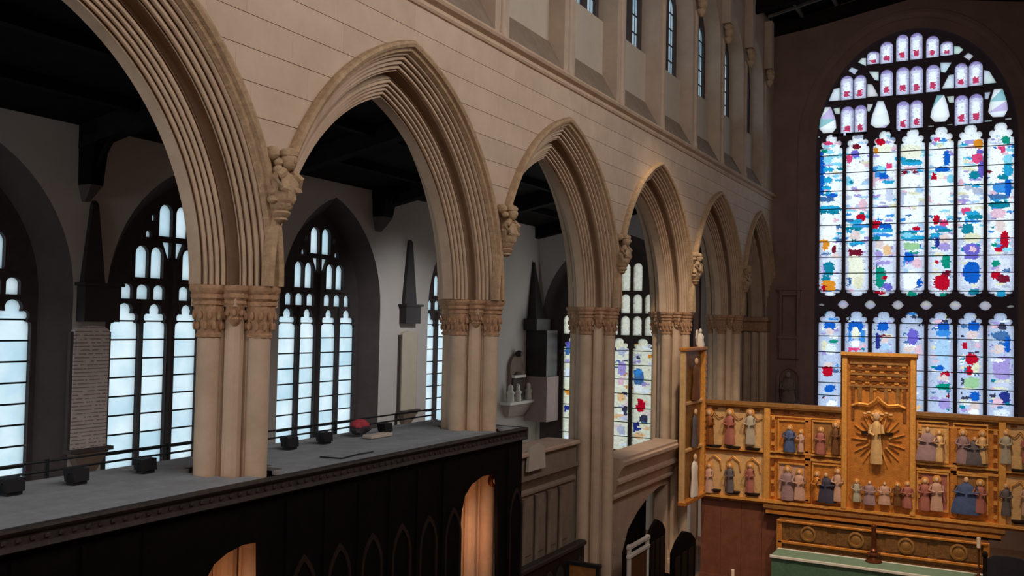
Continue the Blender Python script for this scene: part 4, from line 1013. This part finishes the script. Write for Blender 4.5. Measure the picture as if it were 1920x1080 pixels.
for i in range(26):
    a = 2*math.pi*i/26; r0, r1 = .22, (.56 if i % 2 else .48); w_ = .022
    ca, sa = math.cos(a), math.sin(a); r1y = r1*1.15
    P_ = [(cx + r0*ca - w_*sa, cz + r0*sa + w_*ca), (cx + r0*ca + w_*sa, cz + r0*sa - w_*ca), (cx + r1*ca, cz + r1y*sa)]
    MB().prism(P_, FY(YR), .06, .10).build('ray', 'bright_gold' if i % 2 else 'dark_gold', rer)
# painted figures in relief
def figure(x, zb, h, col, wid=.30, lean=0.0, d=.05, halo=True, head='skin_paint', parent=rer, kneel=False):
    y = YR - d - .05; f = []
    prof = [(0, .50), (.04, .52), (.25, .46), (.5, .38), (.68, .42), (.78, .36), (.83, .16), (.86, .13)] if not kneel else [(0, .62), (.06, .64), (.25, .58), (.45, .46), (.65, .40), (.76, .34), (.82, .16), (.86, .12)]
    wob = random.random()*6
    rings = []
    for v, k in prof:
        n = 14; r = []
        for i in range(n):
            a = 2*math.pi*i/n; fold = 1 + (.10*math.sin(5*a + wob) if v < .7 else 0)
            r.append((x + lean*v*h + k*h*wid*math.cos(a)*fold, y + k*.14*math.sin(a)*fold, zb + v*h))
        rings.append(r)
    o = MB().rings(rings).build('figure', col, parent, smooth=True)
    hx = x + lean*.92*h
    MB().ball((hx, y-.01, zb + .92*h), .065*h, .04, .085*h, 10, 7).build('head', head, o, smooth=True)
    if halo:
        R_ = [[(hx + r*math.cos(2*math.pi*i/14), y + .03 + dd, zb + .93*h + r*math.sin(2*math.pi*i/14)) for i in range(14)] for r, dd in ((.12*h, .01), (.12*h, -.005), (.09*h, -.008))]
        MB().rings(R_).build('halo', 'bright_gold', o)
    b = MB()
    for s in (-1, 1):
        b.tube([(hx + s*.13*h*wid/.3, y-.03, zb + .76*h), (hx + s*.17*h*wid/.3, y-.06, zb + .6*h), (hx + s*.03*h, y-.09, zb + .56*h)], [.035*h, .035*h, .025*h], 7)
    b.build('arms', col, o, smooth=True)
    return o
def fig_px(px, py0, py1, col, **k):
    x, zb = R(px, py1); _, zt = R(px, py0); figure(x, zb, zt-zb, col, **k)
for px, c1, c2 in ((1331, 'dark_gold', 'pink_paint'), (1370, 'rose_paint', 'slate_paint'), (1408, 'grey_paint', 'rose_paint')):
    fig_px(px, 768, 832, c1); fig_px(px, 868, 922, c2)
for px in (1886, 1925, 1963):
    fig_px(px, 812 if px > 1920 else 806, 868, 'grey_paint' if px < 1900 else 'rose_paint'); fig_px(px, 905, 965, 'slate_paint' if px != 1925 else 'pink_paint')
def scene_panel(px0, py0, px1, py1, ground):
    (x0, zt), (x1, zb) = R(px0, py0), R(px1, py1)
    rbox('painted_panel', ground, x0, x1, zb, zt, 0, .03)
    for a, c, e, g in ((x0-.03, x1+.03, zt, zt+.035), (x0-.03, x1+.03, zb-.035, zb)): rbox('panel_frame', 'bright_gold', a, c, e, g, 0, .07)
    for a in (x0-.03, x1): rbox('panel_frame', 'bright_gold', a, a+.03, zb, zt, 0, .06)
for q in ((1462, 788, 1514, 846, 'gold'), (1526, 790, 1576, 850, 'antique_gold'), (1462, 868, 1514, 936, 'pink_paint'), (1526, 870, 1576, 940, 'gold'),
          (1722, 790, 1776, 866, 'pale_gold'), (1790, 795, 1850, 872, 'gold'), (1722, 885, 1776, 957, 'rose_paint'), (1790, 890, 1850, 962, 'antique_gold')): scene_panel(*q)
FG = """1482 798 846 blue_paint .45|1503 806 846 pink_paint .3|1540 802 850 rose_paint .4|1568 792 850 brown_paint .26|1478 874 936 lilac_paint .35|1500 880 936 pink_paint .4|1533 884 936 gold .3|1550 885 940 navy_paint .52|1572 878 938 pink_paint .3
1740 800 862 lilac_paint .52|1762 806 864 pale_gold .3|1806 806 868 lilac_paint .35|1828 818 870 slate_paint .62|1842 808 868 pale_gold .3|1735 896 955 rose_paint .35|1757 893 956 pink_paint .35|1812 893 962 blue_paint .55|1838 900 960 rose_paint .35
1608 898 938 grey_paint .4|1632 900 944 lilac_paint .5|1660 902 944 pink_paint .5|1684 904 946 brown_paint .4|1703 902 950 rose_paint .4"""
for it in FG.replace('\n', '|').split('|'):
    a = it.split(); fig_px(float(a[0]), float(a[1]), float(a[2]), a[3], wid=float(a[4]), d=.06 if 1590 > float(a[0]) or float(a[0]) > 1715 else .10, halo=float(a[4]) < .5, kneel=float(a[4]) > .5)
# central crucifix group on the sunburst
fig_px(1645, 772, 868, 'pale_gold', d=.12, wid=.22)
rbox('cross_beam', 'dark_oak', AXIS-.34, AXIS+.30, 3.70, 3.76, .10, .14); rbox('cross_post', 'dark_oak', AXIS-.05, AXIS+.01, 3.05, 4.1, .09, .12)
for k in range(7): MB().ball((AXIS-.28 + k*.09, YR-.15, 4.14 + .03*(k % 2)), .05, .03, .03, 8, 5).build('cherub', 'pale_gold', rer, smooth=True)
# lower cornices
for z0, z1, d, m, a in ((1.98, 2.04, .14, 'bright_gold', .06), (1.93, 1.98, .10, 'dark_gold', .06), (1.87, 1.93, .20, 'antique_gold', 1.55), (1.82, 1.87, .14, 'dark_gold', 1.55), (1.76, 1.82, .24, 'gold', 1.62), (1.71, 1.76, .18, 'dark_oak', 1.62)):
    rbox('lower_cornice', m, a, 8-a, z0, z1, -.12, d)
# side wing along the arcade
wing = thing('altarpiece_wing', (.08, 21.0, 0), 'narrow gilded wing panel set at right angles to the altarpiece beside the pier', 'altarpiece')
wy0, wy1 = 20.25, 21.62
MB().box(.06, .12, wy0, wy1, 2.10, 5.42).build('board', 'antique_gold', wing)
MB().box(.05, .22, wy1-.04, wy1+.09, 2.0, 5.42, .015).build('corner_post', 'bright_gold', wing)
MB().box(.05, .18, wy0-.06, wy0+.04, 2.0, 5.42, .015).build('front_post', 'pale_gold', wing)
MB().box(.05, .24, wy0-.1, wy1+.12, 5.42, 5.50, .015).build('top_moulding', 'gold', wing)
MB().box(.05, .24, wy0-.1, wy1+.12, 2.0, 2.10, .015).build('foot_moulding', 'gold', wing)
for z in (3.2, 4.25): MB().box(.07, .18, wy0, wy1, z-.04, z+.03, .01).build('shelf', 'pale_gold', wing)
for q in range(22): MB().box(.22, .24, wy1-.02, wy1+.06, 2.15 + q*.147, 2.23 + q*.147).build('leaf_boss', 'gold', wing)
def wing_fig(z, h, col):
    y = 20.95; x = .19
    o = MB().lathe([(.20*h, z), (.21*h, z+.1*h), (.15*h, z+.45*h), (.17*h, z+.68*h), (.13*h, z+.78*h), (.05*h, z+.84*h)], x, y, 12, .35, 1.3).build('figure', col, wing, smooth=True)
    MB().ball((x+.01, y, z+.92*h), .05*h, .08*h, .09*h, 10, 6).build('head', 'skin_paint', o, smooth=True)
wing_fig(2.12, .95, 'white_paint'); wing_fig(3.24, .85, 'slate_paint'); wing_fig(4.30, .95, 'brown_paint')
# white angel on top of the wing
t = thing('angel_statue', (.12, 21.5, 5.5), 'small white angel statue standing on top of the gilded wing panel', 'statue')
o = MB().lathe([(.10, 5.50), (.11, 5.55), (.08, 5.66), (.09, 5.74), (.06, 5.79), (.03, 5.82)], .12, 21.5, 12).build('robe', 'white_paint', t, smooth=True)
MB().ball((.12, 21.5, 5.87), .045, .045, .055, 10, 7).build('head', 'white_paint', t, smooth=True)
for s in (-1, 1): MB().rings([[(.06, 21.5 + s*a, z), (.09, 21.5 + s*a, z), (.09, 21.5 + s*c, z), (.06, 21.5 + s*c, z)] for z, a, c in ((5.55, .10, .13), (5.7, .06, .2), (5.82, .05, .17), (5.9, .08, .12))]).build('wing', 'white_paint', t)
# panelling under the altarpiece
t = thing('wall_panelling', (1.0, 22.0, 0), 'plain red brown oak panelling below the altarpiece beside the altar', 'panelling')
for k in range(4): MB().box(.05 + k*.48, .05 + k*.48 + .475, 22.0, 22.08, 0, 1.92).build('panel', 'dado_oak', t)
MB().box(.03, 2.0, 21.96, 22.08, 0, .15).build('skirting', 'dado_oak', t)
# retable behind the altar
ret = thing('retable', (AXIS, 21.6, 0), 'long gilded retable with roundels standing behind the green altar', 'retable')
YT = 21.55
MB().box(1.95, 6.15, YT, 22.0, 0, 1.70).build('body', 'bronze_paint', ret)
for a in (1.92, 6.06): MB().box(a, a+.12, YT-.05, YT+.02, 1.0, 1.70, .012).build('end_post', 'gold', ret)
for z0, z1, d in ((1.65, 1.70, .08), (1.18, 1.24, .05)): MB().box(1.95, 6.15, YT-d, YT, z0, z1, .01).build('rail', 'gold', ret)
for k in range(4):
    x = 2.2 + k*1.0; MB().box(x-.0, x+.82, YT-.02, YT, 1.28, 1.62).build('panel', 'bronze_paint', ret)
    c = (x+.41, 1.45)
    Rg = [[(c[0] + r*math.cos(2*math.pi*i/18), YT - d, c[1] + r*math.sin(2*math.pi*i/18)) for i in range(18)] for r, d in ((.17, .02), (.17, .06), (.13, .07), (.12, .03), (.06, .05), (.01, .06))]
    MB().rings(Rg).build('roundel', 'antique_gold', ret, smooth=30)
# altar
alt = thing('altar', (AXIS, 21.1, 0), 'long altar draped in green cloth with a white linen strip along its back', 'altar')
MB().box(2.02, 6.10, 20.75, 21.44, 0, 1.06).build('table', 'dado_oak', alt)
b = MB(); n = 40
b.rings([[(1.99 + 4.14*i/n, 20.70 - (.012*math.sin(i*1.7) if z < .9 else 0), z) for i in range(n+1)] + [(6.13, 20.74, z), (1.99, 20.74, z)] for z in (.03, .6, 1.0, 1.075)]); b.build('frontal', 'green_cloth', alt)
MB().box(1.98, 6.14, 20.69, 21.36, 1.06, 1.085, .008).build('top_cloth', 'green_top', alt)
MB().box(1.97, 6.15, 21.36, 21.45, 1.06, 1.0855, .008).build('linen_strip', 'linen', alt)
MB().box(1.96, 6.16, 20.66, 20.70, 1.03, 1.085, .006).build('front_hem', 'linen', alt)
t = thing('altar_cross_stand', (AXIS, 21.25, 1.085), 'turned bronze stand with ringed foot at the middle of the altar', 'stand')
MB().lathe([(.17, 1.085), (.17, 1.11), (.12, 1.14), (.10, 1.20), (.125, 1.23), (.125, 1.26), (.07, 1.29), (.085, 1.33), (.05, 1.37)], AXIS, 21.25, 18).build('foot', 'bronze', t, smooth=30)
MB().lathe([(.05, 1.36), (.05, 1.80), (.06, 1.84), (.03, 1.87)], AXIS, 21.25, 14).build('stem', 'bronze', t, smooth=30)
# candles
def candle(px, py0, py1, y, label, floor_=0.0):
    (x, zt), (_, zb) = on_y(px, py0, y), on_y(px, py1, y)
    t = thing('candlestick', (x, y, floor_), label, 'candle')
    MB().lathe([(.11, floor_), (.11, floor_+.03), (.04, floor_+.06), (.02, floor_+.10), (.02, zb-.06), (.045, zb-.02), (.045, zb)], x, y, 12).build('stick', 'bronze', t, smooth=30)
    MB().lathe([(.038, zb), (.038, zt-.005), (.02, zt)], x, y, 12).build('wax', 'candle_wax', t, smooth=30)
candle(1835, 1008, 1027, 21.0, 'cream candle on a bronze stick standing on the altar', 1.085)
candle(1374, 1068, 1086, 20.9, 'short cream candle on a stick before the red brown panelling')
# carved dark chair at the altar side
x, z = on_y(1888, 1036, 19.2)
t = thing('sanctuary_chair', (x, 19.2, 0), 'dark grey upholstered chair back at the south end of the altar', 'chair')
MB().box(x-.35, x+.35, 18.85, 19.45, .40, .52, .02).build('seat', 'dark_cloth', t)
MB().prism([(x-.36, .5), (x+.36, .5), (x+.36, z-.12), (x+.22, z-.02), (x, z), (x-.22, z-.02), (x-.36, z-.12)], FY(18.86), -.08, .0).build('backrest', 'dark_cloth', t)
for a in (x-.38, x+.31):
    for yy in (18.84, 19.38): MB().box(a, a+.07, yy, yy+.07, 0, .42 if yy > 19 else z-.08).build('leg', 'dark_oak', t)
for a in (x-.345, x+.345): MB().ball((a, 18.88, z-.02), .05, .05, .07, 8, 6).build('finial', 'dark_oak', t, smooth=True)
# ================================================================== EAST WALL NICHE AND STATUE
(x0, zt), (x1, zb) = R(1462, 545, YE), R(1500, 682, YE)
t = thing('wall_niche', ((x0+x1)/2, YE-.1, zb), 'tall shallow stone niche with moulded hood beside the great window', 'niche')
b = MB(); b.prism(rect(x0, x1, zb+.15, zt), FY(YE), .002, .14, [rect(x0+.10, x1-.10, zb+.9, zt-.15)]); b.build('surround', 'shaded_east_stone', t)
b = MB(); b.box(x0-.06, x1+.06, YE-.2, YE-.002, zt, zt+.09, .02); b.build('hood', 'shaded_east_stone', t)
for a in (x0+.04, x1-.08): MB().lathe([(.035, zb+.15), (.035, zt)], a+.02, YE-.15, 10).build('shaft', 'shaded_east_stone', t, smooth=True)
MB().box(x0-.02, x1+.02, YE-.18, YE-.002, zb+.75, zb+.85, .015).build('shelf', 'shaded_east_stone', t)
xc = on_y(1478, 700, YE-.2)[0]
t = thing('saint_statue', (xc, YE-.2, 3.75), 'weathered coloured stone saint in a round headed recess beside the great window', 'statue')
MB().prism(pointed(xc-.38, xc+.38, 3.70, 4.4, 4.85, 8), FY(YE), .002, .10, [pointed(xc-.29, xc+.29, 3.78, 4.4, 4.74, 8)]).build('recess_frame', 'shaded_east_stone', t)
MB().lathe([(.22, 3.72), (.23, 3.8), (.17, 4.1), (.20, 4.3), (.15, 4.4), (.06, 4.44)], xc, YE-.22, 14, 1, .7).build('robe', 'tomb_stone', t, smooth=True)
MB().ball((xc, YE-.24, 4.55), .08, .08, .10, 12, 8).build('head', 'lilac_stone', t, smooth=True)
b = MB()
for s in (-1, 1): b.tube([(xc+s*.17, YE-.24, 4.32), (xc+s*.2, YE-.30, 4.15), (xc+s*.04, YE-.38, 4.10)], [.05, .05, .04], 8)
b.build('arms', 'tomb_stone', t, smooth=True)
MB().box(xc-.34, xc+.34, YE-.42, YE-.002, 3.60, 3.72, .02).build('ledge', 'shaded_east_stone', t)
